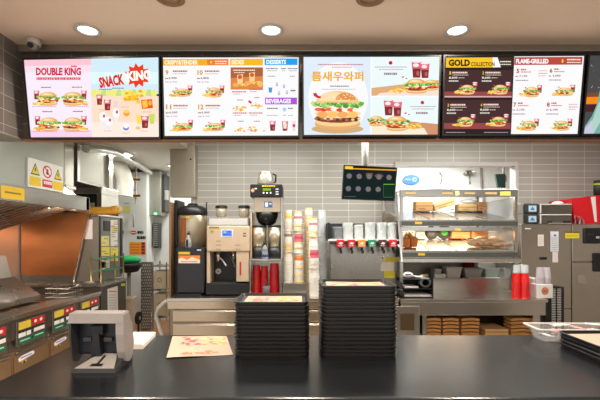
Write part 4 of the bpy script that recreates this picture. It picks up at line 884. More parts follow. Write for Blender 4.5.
m = MB(); m.box((X(206,D),D-.02,.893),(X(249,D),D+.45,Z(283.5,D)), BLACKP, .008); m.box((X(207,D),D-.012,Z(284.5,D)+.01),(X(236,D),D+.2,Z(283.5,D)+.006), DARKP, .002)
for x in (X(208,D),X(245,D)): m.cyl((x,D+.05,.881),(x,D+.05,.9), .018, RUBBER); m.cyl((x,D+.4,.881),(x,D+.4,.9), .018, RUBBER)
m.build('drip_tray', t)
g = G(pmap(D-.0005), Pm); g.rect(221,229.4,233,237,(236,236,230),1); g.rect(209,226.6,219,228.6,(150,130,60),1)
for x in (210,229):
    for y in (240.5,244.5,248.5):
        if x == 229 and y < 241: continue
        g.rect(x+6,y,x+11,y+1.4,(180,156,130),1); g.rect(x+12.5 if x>220 else x+3,y,x+14 if x>220 else x+4.5,y+1.2,(200,180,160),1)
g.ell(212,231.6,1.6,1.6,(160,150,80),2,n=10); g.rect(209.6,230,214.6,234,(200,176,140),1)
for x, y in ((245,233.4),(245,236)): g.rect(x-2,y-.6,x+1,y+.6,(70,60,56),1)
g.build('button_print', t)
g = G(pmap(D-.0022)); g.rect(222.2,230.4,231.8,236,(96,150,236),1); g.rect(223.4,231.4,226.2,233,(170,206,250),2); g.rect(227.4,231.4,230.6,232.4,(60,100,200),2); g.rect(223.4,234,230,234.8,(60,100,200),2); g.build('display', t, 'glowing blue display')
m = MB(); px_ = X(221,D); m.cyl((px_-.05,D+.1,Z(252,D)),(px_-.05,D+.1,Z(262,D)), .02, STEEL); m.cyl((px_+.12,D+.1,Z(252,D)),(px_+.12,D+.1,Z(260,D)), .02, STEEL)
m.tube([(px_-.07,D+.1,Z(256,D)),(px_-.0,D+.06,Z(260,D)),(px_+.05,D+.04,Z(266,D))], .008, LGREYP); m.tube([(px_+.09,D+.08,Z(256,D)),(px_+.13,D+.02,Z(262,D)),(px_+.16,D-.04,Z(266,D))], .010, DARKP); m.build('spouts', t)
m = MB(); m.cyl((X(214.5,D),D+.215,Z(273,D)),(X(214.5,D),D+.205,Z(273,D)), .032, LGREYP, 24); m.cyl((X(214.5,D),D+.204,Z(273,D)),(X(214.5,D),D+.200,Z(273,D)), .012, GREYP, 14); m.build('pressure_dial', t)
for x in (X(220.5,4.6),X(243.5,4.6)):
    z0_ = Z(217.4,D); m = MB(); m.lathe((x,4.65,z0_+.001), [(.048,0),(.062,.04),(.064,.115)], mat('bean_hopper_smoke',(150,140,122),.2,0,.2,60), 28); h_ = m.build('bean_hopper', t)
    MB().lathe((x,4.65,z0_+.116), [(.068,0),(.068,.028),(.05,.034)], BLACKP, 28).build('hopper_lid', h_)
# second brewer with kettle on top
D = 4.45
zt_ = Z(258.5,D)
t = T('brewer_riser', 'grey steel riser shelf between the coffee machine and cups', 'shelf', (X(266,D),4.65,.88))
m = MB(); m.box((X(249.6,D),D-.02,zt_-.018),(X(281.8,D),4.95,zt_), STEEL, .004); m.build('board', t)
m = MB(); m.box((X(249.6,D),D-.01,.881),(X(251,D),4.94,zt_-.018), STEEL); m.box((X(280.8,D),D-.01,.881),(X(281.8,D),4.94,zt_-.018), STEEL); m.split('side_panel', t)
t = T('airpot_brewer', 'tall twin coffee brewer with a black control head', 'coffee brewer', (X(266,D),4.65,zt_))
m = MB(); m.box((X(250,D),D,Z(197,D)),(X(282.4,D),D+.34,Z(184,D)), BLACKP, .012, seg=3); m.build('control_head', t)
m = MB(); m.box((X(253.6,D),D+.03,Z(212,D)),(X(280.6,D),D+.34,Z(197,D)), STEELW, .004); m.box((X(251,D),D+.14,zt_+.001),(X(282,D),D+.34,Z(212,D)), STEELD); m.box((X(250.2,D),D+.02,zt_+.001),(X(251.6,D),D+.34,Z(212,D)), CREAM); m.box((X(280.9,D),D+.02,zt_+.001),(X(282.2,D),D+.34,Z(197,D)), STEEL); m.build('body', t)
g = G(pmap(D-.0004), Pm); g.dashes(262,275,186,(226,196,60),1.1,2); g.rect(254.5,188,257,189.4,(200,200,206),1)
for y in (188.6,191.2,193.6): g.rect(275.6,y,278.6,y+1.1,(190,190,196),1)
for x in (263.6,267,270.6): g.ell(x,192.8,.9,.9,(226,226,232),1,n=10)
g.poly([(250.6,190.4),(253,187.8),(254.6,191),(252.6,192.4)],(236,150,100),1); g.build('key_print', t)
g = G(pmap(D-.0012)); g.rect(262.8,188.2,270.8,190.8,(150,180,50),1); g.build('display', t, 'green lit display')
g = G(pmap(D+.0295), Pm); g.rect(263,200.8,273.4,208.4,(150,156,170),1); g.rect(264,201.6,272.4,207.6,(70,80,100),2); g.rect(265,202.4,268,206.8,(200,206,214),3); g.rect(269,203,271.6,204.6,(180,186,200),3); g.build('badge', t, 'grey blue badge')
m = MB(); m.lathe((X(266,D),4.6,Z(225,D)), [(.06,0),(.10,.03),(.125,.10),(.128,.15)], BLACKP, 28); m.tube([(X(266,D),4.50,Z(218,D)),(X(266,D),4.44,Z(219,D)),(X(266,D),4.40,Z(221,D))], .014, BLACKP); m.build('brew_basket', t)
for k, x in enumerate((X(258.4,D),X(274.4,D))):
    m = MB(); m.lathe((x,4.53,Z(248,D)), [(.074,0),(.076,.23)], mat('server_steel',(200,186,160),.36,.85,.02,3), 28); s_ = m.build('coffee_server', t)
    MB().lathe((x,4.53,zt_+.002), [(.070,0),(.080,.02),(.080,.118)], BLACKP, 28).build('server_base', s_); MB().lathe((x,4.53,Z(227.2,D)), [(.078,0),(.078,.02),(.04,.028)], BLACKP, 28).build('server_lid', s_)
kx, kz = X(265.6,4.6), Z(184,D)+.0005
t = T('kettle', 'steel jug with black handle standing on the brewer head', 'jug', (kx,4.6,kz))
m = MB(); m.lathe((kx,4.6,kz), [(.085,0),(.094,.02),(.096,.06),(.086,.115),(.078,.14),(.084,.150),(.078,.150),(.07,.135)], mat('satin_jug_steel',(214,208,190),.3,.8,.03), 32); m.build('jug_body', t)
m = MB(); m.tube([(kx+.085,4.6,kz+.13),(kx+.118,4.6,kz+.12),(kx+.115,4.6,kz+.05),(kx+.10,4.6,kz+.03)], .011, BLACKP); m.build('handle', t)
bx3 = X(264.8,4.36)
t = T('sauce_dispenser', 'small clear bottle with blue label in front of the brewer', 'bottle', (bx3,4.36,zt_)); zq = zt_
MB().box((X(261,4.40),4.335,zt_-.018),(X(269,4.40),4.4285,zt_), STEEL).build('ledge', t)
MB().lathe((bx3,4.375,zq+.001), [(.030,0),(.038,.01),(.038,.05),(.030,.07),(.034,.09),(.026,.12),(.012,.14),(.012,.155)], CLEARP, 18).build('flask', t)
m = MB(); m.lathe((bx3,4.375,zq+.02), [(.0385,0),(.0385,.03)], Pm((60,70,130)), 18, cap=False); m.lathe((bx3,4.375,zq+.085), [(.0335,0),(.0335,.02)], Pm((90,100,150)), 18, cap=False); m.build('blue_label', t)
MB().lathe((bx3,4.375,zq+.156), [(.014,0),(.014,.02),(.006,.03)], BLACKP, 14).build('cap', t)

# ------------------------------------------------------------------ cups
def cup_mesh(name, h, rt_, rb, mats, label, cat='cup', th=.0016):
    """open tapered cup, mouth down or up; mats = list of (z0,z1,material) bands"""
    m = MB(); 
    def r(z): return rb+(rt_-rb)*z/h
    for z0_, z1_, mt in mats: m.lathe((0,0,0), [(r(z0_),z0_),(r(z1_),z1_)], mt, 22, cap=False)
    m.lathe((0,0,0), [(r(h),h-.004),(r(h)+.003,h-.002),(r(h)+.003,h),(r(h)-th,h),(rb-th,.003),(.0005,.003)], mats[-1][2], 22, cap=False)
    m.lathe((0,0,0), [(.0005,.0008),(rb,.0008)], mats[0][2], 22, cap=False)
    return m.build(name, None, label, cat, origin=(0,0,0))
Wc = Pm((240,236,226),.5); Yc = Pm((238,200,110),.5); Oc = Pm((232,120,40),.5); Pc = Pm((216,70,96),.5); Rc = Pm((196,60,50),.5); Cc = Pm((228,214,200),.5); Gc = Pm((150,132,104),.5)
def place_cups(protoargs, x, y, z, n, pitch, where, group, invert=True, kind='cup'):
    o0 = cup_mesh(*protoargs, 'x'); h = protoargs[1]; R = random.Random(int(x*100)+n)
    for k in range(n):
        o = o0 if k == 0 else o0.copy()
        if k: COL.objects.link(o)
        o.location = (x+R.uniform(-.0008,.0008), y, z+k*pitch+(h if invert else 0)); o.rotation_euler = (PI if invert else 0, 0, R.uniform(0,6))
        o['label'] = '%s, %s, %s' % (kind, nth(n-1-k, n), where); o['group'] = group; o['category'] = 'cup'
    return z+(n-1)*pitch+h
# prints
A = [(0,.02,Wc),(.02,.045,Gc),(.045,.07,Wc),(.07,.10,Wc)]
t = T('cup_shelf', 'grey steel step under the left cup stacks', 'shelf', (X(296,4.5),4.6,.88)); zs = Z(283.5,4.45)
MB().box((X(283,4.45),4.45,.881),(X(307,4.45),4.70,zs), STEELD, .005).build('step', t)
def col(px, D_, pxw, ytop, z0_, bands, where, kind, n, group, name='paper_cup', invert=True, tp=.82, h=.105):
    r = pxw/2/400*D_; H = Z(ytop,D_)-z0_; pitch = (H-h)/(n-1)
    b = [(u*h, v*h, c) for u, v, c in bands]
    return place_cups((name, h, r, r*tp, b), X(px,D_), D_, z0_+.0005, n, pitch, where, group, invert, kind)
def pr(*cs):      # mouth is at u = 1 and points down
    n = len(cs); return [(i/n, (i+1)/n, c) for i, c in enumerate(cs)]
W2 = Pm((228,220,208),.5); Y2 = Pm((238,214,160),.5); P2 = Pm((226,120,130),.5); O2 = Pm((236,150,80),.5)
g1, g2, g4, g5 = 'leftmost column of paper cups', 'second column of paper cups', 'fourth column of paper cups', 'frontmost column of paper cups'
col(288.2,4.62,9.6,252,zs,pr(W2,Wc),'leftmost column, lower part','pale paper cup',9,g1)
col(288.2,4.62,9.0,231,Z(252,4.62),pr(Wc,Gc,Wc,Wc,Y2),'leftmost column, middle part','paper cup with a brown mark',3,g1,h=.165)
col(288.2,4.62,8.4,210,Z(231,4.62),pr(Wc,Y2,Yc,Wc,W2),'leftmost column, upper part','paper cup with a yellow band',3,g1,h=.17)
col(299.0,4.62,9.6,253,zs,pr(Wc,O2,Oc,Wc,W2,Y2),'second column, lower part','paper cup with orange bands',3,g2,h=.17)
col(298.6,4.62,9.4,231,Z(253,4.62),pr(Wc,P2,Pc,P2,Y2,Wc),'second column, middle part','paper cup with a pink print',2,g2,h=.19)
col(298.2,4.62,9.2,211.5,Z(231,4.62),pr(Y2,Wc,P2,Wc,W2,Y2),'second column, upper part','paper cup with a faint red print',2,g2,h=.17)
col(308.6,4.78,8.6,208,.88,pr(Y2,Wc,Wc,Y2),'the tall back cup column','white and yellow paper cup',24,'tall back column of paper cups')
col(313.6,4.55,9.6,237,.88,pr(W2,Wc),'fourth column, lower part','white paper cup',14,g4)
col(313.2,4.55,9.2,218,Z(237,4.55),pr(Y2,Wc,P2,Wc,Wc,Y2),'fourth column, upper part','paper cup with a dark red print',2,g4,h=.165)
col(314.6,4.41,9.8,268,.88,pr(W2,Wc),'frontmost column, lower part','plain white paper cup',9,g5)
col(314.2,4.41,9.4,247,Z(268,4.41),pr(Wc,P2,Pc,P2,Wc,W2),'frontmost column, upper part','paper cup with a pink red print',2,g5,h=.18)
clr = [(0,1,CLEARP)]
col(322.4,4.72,9.4,236,.88,clr,'clear cup column, lower part','clear plastic cup',15,'column of clear plastic cups','clear_cup')
col(322.0,4.72,8.6,210,Z(236,4.72),clr,'clear cup column, upper part','clear plastic cup',7,'column of clear plastic cups','clear_cup')
RD = [(0,1,mat('translucent_red_plastic',(196,18,22),.25,0,.05))]
for k, (px, wd, yt, nm) in enumerate(((256.6,8.6,265,'left'),(264.4,8,266,'middle'),(274.4,10,263.5,'right'))):
    col(px,4.55,wd,yt,.88,RD,'the %s red cup stack under the brewer riser' % nm,'red plastic cup',7,'red cups under the brewer riser','red_cup')
t = T('napkin_pot', 'grey plastic pot among the red cups below the brewer', 'pot', (X(266.5,4.4),4.40,.88))
MB().lathe((X(266.5,4.4),4.40,.8805), [(.032,0),(.04,.11),(.036,.11),(.03,.01)], mat('grey_pot',(96,100,104),.5), 22).build('pot_body', t); MB().cyl((X(266.5,4.4),4.40,.89),(X(265.5,4.4),4.42,1.06), .006, BLACKP).build('spoon', t)
# ------------------------------------------------------------------ drink dispenser
D = 4.5
t = T('drink_dispenser', 'steel soda dispenser with six coloured valves', 'drink dispenser', (X(363,D),4.8,.88))
m = MB(); m.box((X(331,D),D+.10,.881),(X(399,D),5.2,Z(243,D)), STEELD, .01); m.box((X(330,D),D-.02,Z(247,D)+.03),(X(400,D),D+.12,Z(241,D)), DARKP, .01); m.build('body', t)
m = MB(); m.box((X(333,D),D-.02,.883),(X(397,D),D+.1,.93), STEEL, .006); m.build('drip_tray', t)
m = MB(); m.box((X(327.6,D),D,Z(241,D)),(X(330,D),5.05,Z(222.5,D)), BLACKP, .006); m.box((X(398,D),D,Z(241,D)),(X(401,D),5.05,Z(221,D)), BLACKP, .006); m.box((X(328,D),D-.01,Z(241,D)),(X(400.6,D),5.05,Z(239.2,D)), WHITEP, .003); m.box((X(328,D),5.03,Z(241,D)),(X(400.6,D),5.05,Z(222,D)), DARKP); m.build('lid_rack', t)
cols = [((206,34,44),340.6),((206,30,44),351.6),((226,152,50),362),((24,140,104),372.2),((84,40,44),383),((214,28,50),393.4)]
for c_, px in cols:
    m = MB(); m.box((X(px-3.7,D-.06),D-.06,Z(247.4,D-.06)),(X(px+3.7,D-.06),D-.005,Z(239.6,D-.06)), Pm(c_,.35), .008, seg=3); v = m.build('valve', t, 'coloured valve cover')
    g = G(pmap(D-.0605), Pm); g.poly([(px-2.4,244),(px-.5,242),(px+2.4,242.8),(px+1,244.6)], (240,220,220), 1); g.dashes(px-2.4,px+2.4,245.8,(240,226,226),.6,1); g.build('valve_print', v)
    m = MB(); m.cyl((X(px,D-.06),D-.035,Z(251,D)),(X(px,D-.06),D-.035,Z(247.4,D)), .014, BLACKP); m.box((X(px-1.2,D),D-.05,Z(253.4,D)),(X(px+1.2,D),D-.03,Z(249.6,D)), BLACKP, .003); m.build('nozzle', v)
g = G(pmap(D+.0995), Pm); g.rect(385,257,397,262,(196,184,50),1); g.rect(380.6,262,394,271,(214,204,190),2); g.rect(384,271,395,278,(206,190,50),1); g.rect(380.4,256,384,260,(210,210,206),1); g.ell(382.2,258,.9,1,(70,70,70),2,n=8); g.build('stickers', t, 'yellow and white stickers')
# lids standing in the rack: six stacks of nested lids
LID = mat('frosted_lid_plastic',(240,246,244),.3,0,.02)
LID2 = mat('grey_lid_plastic',(168,176,178),.3,0,.02,alpha=.8)
def lid_proto(mt, r):
    m = MB(); m.lathe((0,0,0), [(r-.002,0),(r,.002),(r,.006),(r-.008,.007),(r-.011,.010),(.0005,.010)], mt, 26, cap=False); m.lathe((0,0,0),[(.0005,.0),(r-.002,0)], mt, 26, cap=False)
    return m.build('frosted_lid', None, 'x', 'cup', origin=(0,0,0))
zr = Z(239.2,D)
for k, (px, wd, yt, mt, nm) in enumerate(((337.4,10.6,226,LID2,'leftmost grey stack'),(347.8,10.8,221.6,LID,'second stack'),(358.6,9.6,223,LID,'third stack'),(370,11,221.4,LID,'fourth stack'),(381.6,10.6,221,LID,'fifth stack'),(392.2,10.4,220.8,LID,'rightmost stack'))):
    r = wd/2/400*4.6; n = int((Z(yt,4.6)-zr)/.0125); o0 = lid_proto(mt, r)
    for j in range(n):
        o = o0 if j == 0 else o0.copy()
        if j: COL.objects.link(o)
        o.location = (X(px,4.6)+random.uniform(-.002,.002), 4.6, zr+.0004+j*.0118); o['group'] = 'frosted lids above the soda valves'
        o['label'] = 'shallow frosted lid, %s, %s above the valves' % (nth(n-1-j, n), nm)
# hanging order monitor
t = T('order_monitor', 'tilted black order monitor hanging on a white pole', 'monitor', (X(367,4.0),4.0,1.88))
q = [(344.6,165.6),(396.4,168.4),(393.6,200.2),(342.6,198.2)]
def dm(u, v, l, off=0): return Vector((X(u,4.0-.0006*l), 4.0-.0008*l+off, Z(v,4.0-.0006*l)))
m = MB(); e = .8; fo = [(q[0][0]-e,q[0][1]-e),(q[1][0]+e,q[1][1]-e),(q[2][0]+e,q[2][1]+e),(q[3][0]-e,q[3][1]+e)]
m.loft([[dm(u,v,0,.05) for u,v in fo],[dm(u,v,0,-.004) for u,v in fo],[dm(u,v,0,-.004) for u,v in q],[dm(u,v,0,.002) for u,v in q]], BLACKP); m.build('casing', t)
g = G(lambda u,v,l: dm(u,v,l)); g.poly(q,(22,34,34),.5); g.poly([(344.9,166.2),(396.2,169.2),(396,170.8),(344.7,169)],(230,160,40),1); g.poly([(345.6,166),(353,166.4),(352.8,169.4),(345.4,169)],(246,200,60),1.5); g.poly([(353,166.2),(396.2,168.6),(396.2,169.6),(353,168)],(30,20,14),2)
g.build('display_panel', t)
g = G(lambda u,v,l: dm(u,v,l))
for i, (x, y) in enumerate(((349.2,176),(359.2,176.4),(369.2,176.6),(379,177),(389,177.4),(348.4,188.6),(358.2,188.8),(368.2,189.2),(378.2,189.4))):
    g.ell(x,y,2.7,2.7,(110,104,112),2,n=16); g.ell(x,y,1.4,1.4,(150,120,126),2.5,n=12); g.ell(x,y,.6,.6,(70,70,80),3,n=8)
g.rect(366,173,372.5,176,(110,84,76),1.5); g.ell(379,175.8,4.4,2,(96,76,74),1.4); g.rect(383.4,184,394.6,184.6,(120,190,50),2); g.rect(383.2,184.6,383.6,197.6,(60,110,60),2); g.rect(384,185,394,197.6,(20,44,36),1.6); g.dashes(344,356,196.6,(90,100,100),.7,2); g.dashes(384.5,393,197.2,(70,110,90),.6,2)
g.build('order_icons', t)
m = MB(); m.cyl((X(365,4.1),4.1,Z(178,4.1)),(X(365,4.1),4.1,2.899), .035, WHITEP, 20); m.box((X(359,4.1),4.051,Z(190,4.1)),(X(371,4.1),4.10,Z(176,4.1)), LGREYP, .01); m.box((X(360,4.1),4.03,2.88),(X(370,4.1),4.17,2.8995), WHITEP, .004); m.build('ceiling_pole', t, 'white pole')
# ------------------------------------------------------------------ right work table with cubby
xa, xb, ya = 1.06, 2.62, 4.22
t = T('pass_table', 'steel work table with an open cubby under the heated display', 'table', (1.85,4.6,0))
MB().box((xa+.003,ya,.838),(xb,5.45,.87), STEEL, .005).build('top', t)
m = MB(); m.box((xa+.01,ya+.012,.70),(xb-.02,ya+.05,.838), STEEL, .004); m.box((xa+.01,ya+.05,.20),(1.16,4.78,.838), STEELV); m.box((X(423,ya),ya+.02,.0),(X(427,ya),ya+.07,.70), STEELV)
m.box((X(534,ya),ya+.02,.0),(X(541,ya),4.78,.838), STEELV); m.box((1.16,4.74,.2),(X(534,ya),4.78,.838), mat('cubby_back',(96,74,52),.5,.4)); m.box((1.16,ya+.03,.36),(X(534,ya),4.74,.385), STEELD); m.build('frame', t)
m = MB(); 
for x in (1.10,xb-.06):
    for y in (ya+.06,4.72): m.box((x-.02,y-.02,0),(x+.02,y+.02,.25), STEEL)
m.split('leg', t)
m = MB(); m.box((X(396,ya-.02),ya-.012,.05),(X(420,ya-.02),ya+.008,.80), STEEL, .005); d = m.build('cupboard_door', t); m = MB(); m.box((X(400,ya),ya-.018,Z(330,ya)),(X(414,ya),ya-.012,Z(313,ya)), mat('bronze_plate',(112,92,70),.35,.7), .002); m.build('bronze_plate', d)
def bag(label, x, y, z, w_=.15, seed=0):
    R = random.Random(seed); m = MB(); N = 7
    def lp(f, zz, dz): return [Vector((x+(i/N-.5)*w_*f, y-.0, zz+dz*math.sin(i/N*PI*1.0)+R.uniform(-.0015,.0015))) for i in range(N+1)]
    for j in range(2):
        z0_ = z+.001+j*.0135; fr_ = lp(1,z0_,.009); b_ = [p+Vector((0,.16,0)) for p in fr_]; up = [p+Vector((0,0,.0115)) for p in fr_]; ub = [p+Vector((0,0,.0115)) for p in b_]
        for p in fr_[2:6]: p.y -= R.uniform(0,.006)
        k = N+1; m.add(fr_+b_+up+ub, [(i,i+1,2*k+i+1,2*k+i) for i in range(N)]+[(2*k+i,2*k+i+1,3*k+i+1,3*k+i) for i in range(N)]+[(i+1,i,k+i,k+i+1) for i in range(N)]+[(k+i+1,k+i,3*k+i,3*k+i+1) for i in range(N)]+[(0,2*k,3*k,k),(N,k+N,3*k+N,2*k+N)], KRAFT)
    return m.build('paper_bag', None, label, 'bag', 'folded kraft bags in the cubby')
stacks = [(434,14.6,7,'leftmost bag stack'),(451.4,16,7,'second bag stack'),(471,17.6,7,'third bag stack'),(521.6,20,7,'rightmost bag stack')]
for px, wd, n, nm in stacks:
    for j in range(n):
        bag('folded kraft paper bag, %s of the %s in the cubby' % (nth(n-1-j, n), nm), X(px,4.3)+random.uniform(-.003,.003), 4.31, .386+j*.039, wd/400*4.3, j+int(px))
t = T('kraft_sheets', 'flat pile of pale kraft sheets lying in the cubby', 'paper', (X(498,4.35),4.4,.386))
m = MB()
for j in range(7): m.box((X(484,4.35)+.002*(j%3),4.32,.3865+.021*j),(X(507,4.35)-.002*(j%2),4.62,.4055+.021*j), KRAFT if j%2 else Pm((214,176,120)))
m.build('sheets', t)
# ------------------------------------------------------------------ heated display unit
GL = GLASS
F0, F1 = 4.42, 5.42
xl, xr = X(402,F0), X(516,F0)
t = T('heated_display', 'tall steel heated display unit with two slanted glass-fronted shelves', 'display unit', ((xl+xr)/2,4.9,.87))
m = MB()
for x in (xl-.018, xr-.012):
    m.hexa([(x,F0,.87),(x+.03,F0,.87),(x+.03,F0+.035,.87),(x,F0+.035,.87)], [(x,F0,Z(189,F0)),(x+.03,F0,Z(189,F0)),(x+.03,F0+.035,Z(189,F0)),(x,F0+.035,Z(189,F0))], STEELV)
    m.box((x,F1-.04,.87),(x+.03,F1,Z(189,F0)), STEELV)
m.split('post', t)
m = MB(); m.tube([(X(396,4.40),4.40,Z(192,4.40)),(X(400.5,4.40),4.40,Z(245,4.40)),(X(402,4.40),4.40,Z(262,4.40))], .010, LGREYP, 8); m.tube([(X(398,4.6),4.6,Z(170,4.6)),(X(397,4.43),4.43,Z(192,4.43))], .012, LGREYP, 8); m.build('side_rail', t)
m = MB(); m.box((xl-.02,F0-.005,Z(196.5,F0)),(xr+.02,F0+.05,Z(189,F0)), HOOD, .005); m.box((xl,F0+.05,Z(189,F0)-.02),(xr,F1,Z(189,F0)), HOOD); m.build('canopy', t)
g = G(pmap(F0-.0052), Pm)
for x0_, x1_ in ((405,416.5),(441.6,453),(464,475.4),(485,497)): g.rect(x0_,192,x1_,194.6,(150,120,70),1); g.rect(x0_+.4,192.4,x1_-.4,194,(196,170,120),1.5)
g.rect(500,191.6,510.6,195.6,(220,196,90),1); g.poly([(455,191),(459,190.6),(459.6,195),(455.6,195.6)],(224,214,140),2); g.build('stickers', t, 'yellow and brown stickers')
def chute(zb_, zf, lip0, lip1, side_top, tagpx):
    m = MB(); m.hexa([(xl+.015,F0+.02,zf-.02),(xr-.015,F0+.02,zf-.02),(xr-.015,F1-.05,zb_-.02),(xl+.015,F1-.05,zb_-.02)], [(xl+.015,F0+.02,zf),(xr-.015,F0+.02,zf),(xr-.015,F1-.05,zb_),(xl+.015,F1-.05,zb_)], mat('bright_shelf_steel',(206,208,206),.22,.9,.04,4)); s_ = m.build('slanted_shelf', t)
    for k in range(1,4):
        x = xl+(xr-xl)*k/4; m = MB(); m.tube([(x,F0+.03,zf+.012),(x-.05*(k-2),F1-.06,zb_+.012)], .006, STEEL, 6); m.build('divider', s_)
    m = MB(); m.box((xl-.02,F0-.012,lip0),(xr+.02,F0+.02,lip1), STEELD, .004); m.box((xl-.01,F0-.016,lip0+.012),(xr+.01,F0-.011,lip1-.016), mat('dark_lip',(96,98,94),.35,.5), .001); m.build('front_lip', t)
    g = G(pmap(F0-.0165), Pm); ym = 235-(((lip0+lip1)/2)-1.55)*400/F0; g.rect(tagpx,ym-1.4,tagpx+7,ym+1,(234,186,40),1); g.build('price_tag', t, 'yellow tag')
    m = MB()
    m.hexa([(xr-.010,F0+.03,zf),(xr-.006,F0+.03,zf),(xr-.006,F1-.05,zb_),(xr-.010,F1-.05,zb_)], [(xr-.010,F0+.03,side_top),(xr-.006,F0+.03,side_top),(xr-.006,F1-.05,side_top),(xr-.010,F1-.05,side_top)], mat('frosted_side_glass',(206,212,214),.2,0,.03,alpha=.45))
    m.hexa([(xl+.004,F0+.03,zf),(xl+.008,F0+.03,zf),(xl+.008,F1-.05,zb_),(xl+.004,F1-.05,zb_)], [(xl+.004,F0+.03,side_top),(xl+.008,F0+.03,side_top),(xl+.008,F1-.05,side_top),(xl+.004,F1-.05,side_top)], GLASS)
    m.split('side_glass', t)
    def on(x, y): return zf+(zb_-zf)*(y-F0-.02)/(F1-.07-F0)
    return on
up_on = chute(1.885, Z(219.5,F0), Z(226.5,F0), Z(220,F0), Z(197,F0), 415)
lo_on = chute(1.535, Z(250.5,F0), Z(258,F0), Z(251,F0), Z(231,F0), 418)
m = MB(); m.box((xl-.02,F0-.004,Z(231,F0)),(xr+.02,F0+.05,Z(227,F0)), HOOD, .004); m.box((xl,F0+.05,Z(227,F0)-.03),(xr,F0+.12,Z(227,F0)), STEEL); m.build('middle_band', t)
m = MB(); m.box((xl-.03,F0-.02,Z(262.5,F0)),(xr+.05,F0+.12,Z(258.2,F0)), STEEL, .008); m.box((xl,F0+.12,Z(262.5,F0)),(xr,F1,Z(262.5,F0)+.015), STEELD); m.build('lower_band', t)
m = MB(); m.box((xl,5.38,.871),(xr,5.40,Z(262.5,F0)), mat('unit_back_panel',(136,130,122),.35,.7,.06,5)); m.box((xl,F1-.03,1.17),(xr,F1,1.42), STEELD); m.build('back_panel', t)
g = G(pmap(F0-.0045), Pm); g.rect(454.6,227.6,461,230.6,(220,206,120),1); g.rect(503,228,512,230,(110,104,100),1); g.build('label', t, 'yellow label')
# glowing heater strip along the back of the lower shelf
m = MB(); m.box((xl+.03,5.25,1.575),(X(462,5.25),5.30,1.60), STEELW, .003); hs = m.build('heater_strip', t)
m = MB()
for k in range(14): m.sphere((xl+.06+k*.045,5.247,1.588), .009, E((255,180,90), 6), n=8, k=5)
m.build('heater_bulbs', hs)
area('heater_light', ((xl+xr)/2, 4.95, Z(227,F0)-.05), .9, .2, 6, (1,.66,.40)); area('shelf_light', ((xl+xr)/2, 4.95, Z(189,F0)-.04), .9, .2, 3, (1,.98,.94))
# boxes behind, food in front
def carton(px0, py0, px1, py1, D_, z, lab, rot=0, open_=False, mt=CARD, dep=.14, grp='cardboard cartons on the display shelves'):
    x0_, x1_ = X(px0,D_), X(px1,D_); h = (py1-py0)/400*D_; cx_ = (x0_+x1_)/2; t = T('carton', lab, 'box', (cx_,D_+dep/2,z), grp)
    M = Matrix.Translation((cx_,D_+dep/2,z+h/2)) @ Matrix.Rotation(rot,4,'Y'); w_ = x1_-x0_
    if rot: M = Matrix.Translation((0,0,abs(math.sin(rot))*w_/2)) @ M
    m = MB(); m.box((-w_/2,-dep/2,-h/2),(w_/2,dep/2,h/2), mt, .003, M=M); m.build('carton_body', t)
    m = MB(); m.box((-w_/2,-dep/2-.001,-h*.05),(w_/2,-dep/2+.001,h*.1), Pm((170,116,70)), M=M)
    for i in range(4): m.box((-w_*.3+i*w_*.1,-dep/2-.0015,-h*.35),(-w_*.25+i*w_*.1,-dep/2,-h*.2), Pm((120,80,50)), M=M)
    m.build('carton_seam', t); return t
yb_ = 5.06
carton(416,204,433,213.5,yb_,up_on(0,yb_+.14),'plain cardboard carton at left on the upper shelf')
carton(434,203,455,210,yb_,up_on(0,yb_+.14),'tilted yellowish carton on the upper shelf', rot=-.3, mt=Pm((206,178,120),.8))
carton(459,205,477,212,yb_,up_on(0,yb_+.14),'flat carton under a plastic bag on the upper shelf', mt=Pm((196,164,110),.8)); carton(478,203,487,212,yb_,up_on(0,yb_+.14),'small carton at the right end of the upper shelf')
t = T('plastic_bag', 'crumpled clear plastic bag lying on the flat carton', 'bag', (X(468,5.13),5.13,up_on(0,5.2)+.095)); m = MB(); m.sphere((X(468,5.13),5.13,up_on(0,5.2)+.125), .11, mat('bag_film',(226,226,222),.2,0,.02,alpha=.6), (1.0,.5,.26), 18, 9, jit=.16); m.build('bag_film', t)
carton(452,231,470,239.5,yb_,lo_on(0,yb_+.14),'left cardboard carton on the lower heated shelf'); carton(472,230.6,488,239.5,yb_,lo_on(0,yb_+.14),'right cardboard carton on the lower heated shelf')
def disc(px, D_, r, lab, c_, ring):
    z = lo_on(0,D_)+r+.002; x = X(px,D_); t = T('round_lid', lab, 'lid', (x,D_,z-r), 'round lids standing on the lower shelf')
    m = MB(); m.cyl((x,D_+.02,z),(x,D_-.02,z), r, c_, 32); m.build('plate', t); m = MB(); m.cyl((x,D_-.0205,z),(x,D_-.023,z), r*.5, ring, 24); m.build('centre', t)
disc(431,5.10,.085,'dark grey round lid standing on the lower shelf',DARKP,mat('slate_plastic',(80,84,96),.4)); disc(444,5.13,.09,'round grey lid with green centre, lower shelf',DARKP,mat('leaf_green_plastic',(60,180,70),.4))
t = T('white_packet', 'white packet at the left back of the lower shelf', 'packet', (X(421,5.1),5.12,lo_on(0,5.15)))
m = MB(); m.box((X(416,5.1),5.08,lo_on(0,5.17)),(X(427,5.1),5.17,lo_on(0,5.17)+.10), Pm((214,216,210)), .01); m.build('packet_body', t); m = MB(); m.box((X(419,5.1),5.078,lo_on(0,5.17)+.03),(X(424,5.1),5.08,lo_on(0,5.17)+.06), Pm((120,160,120))); m.build('print', t)
ORG = mat('orange_carton',(228,120,40),.5,0,.25,40)
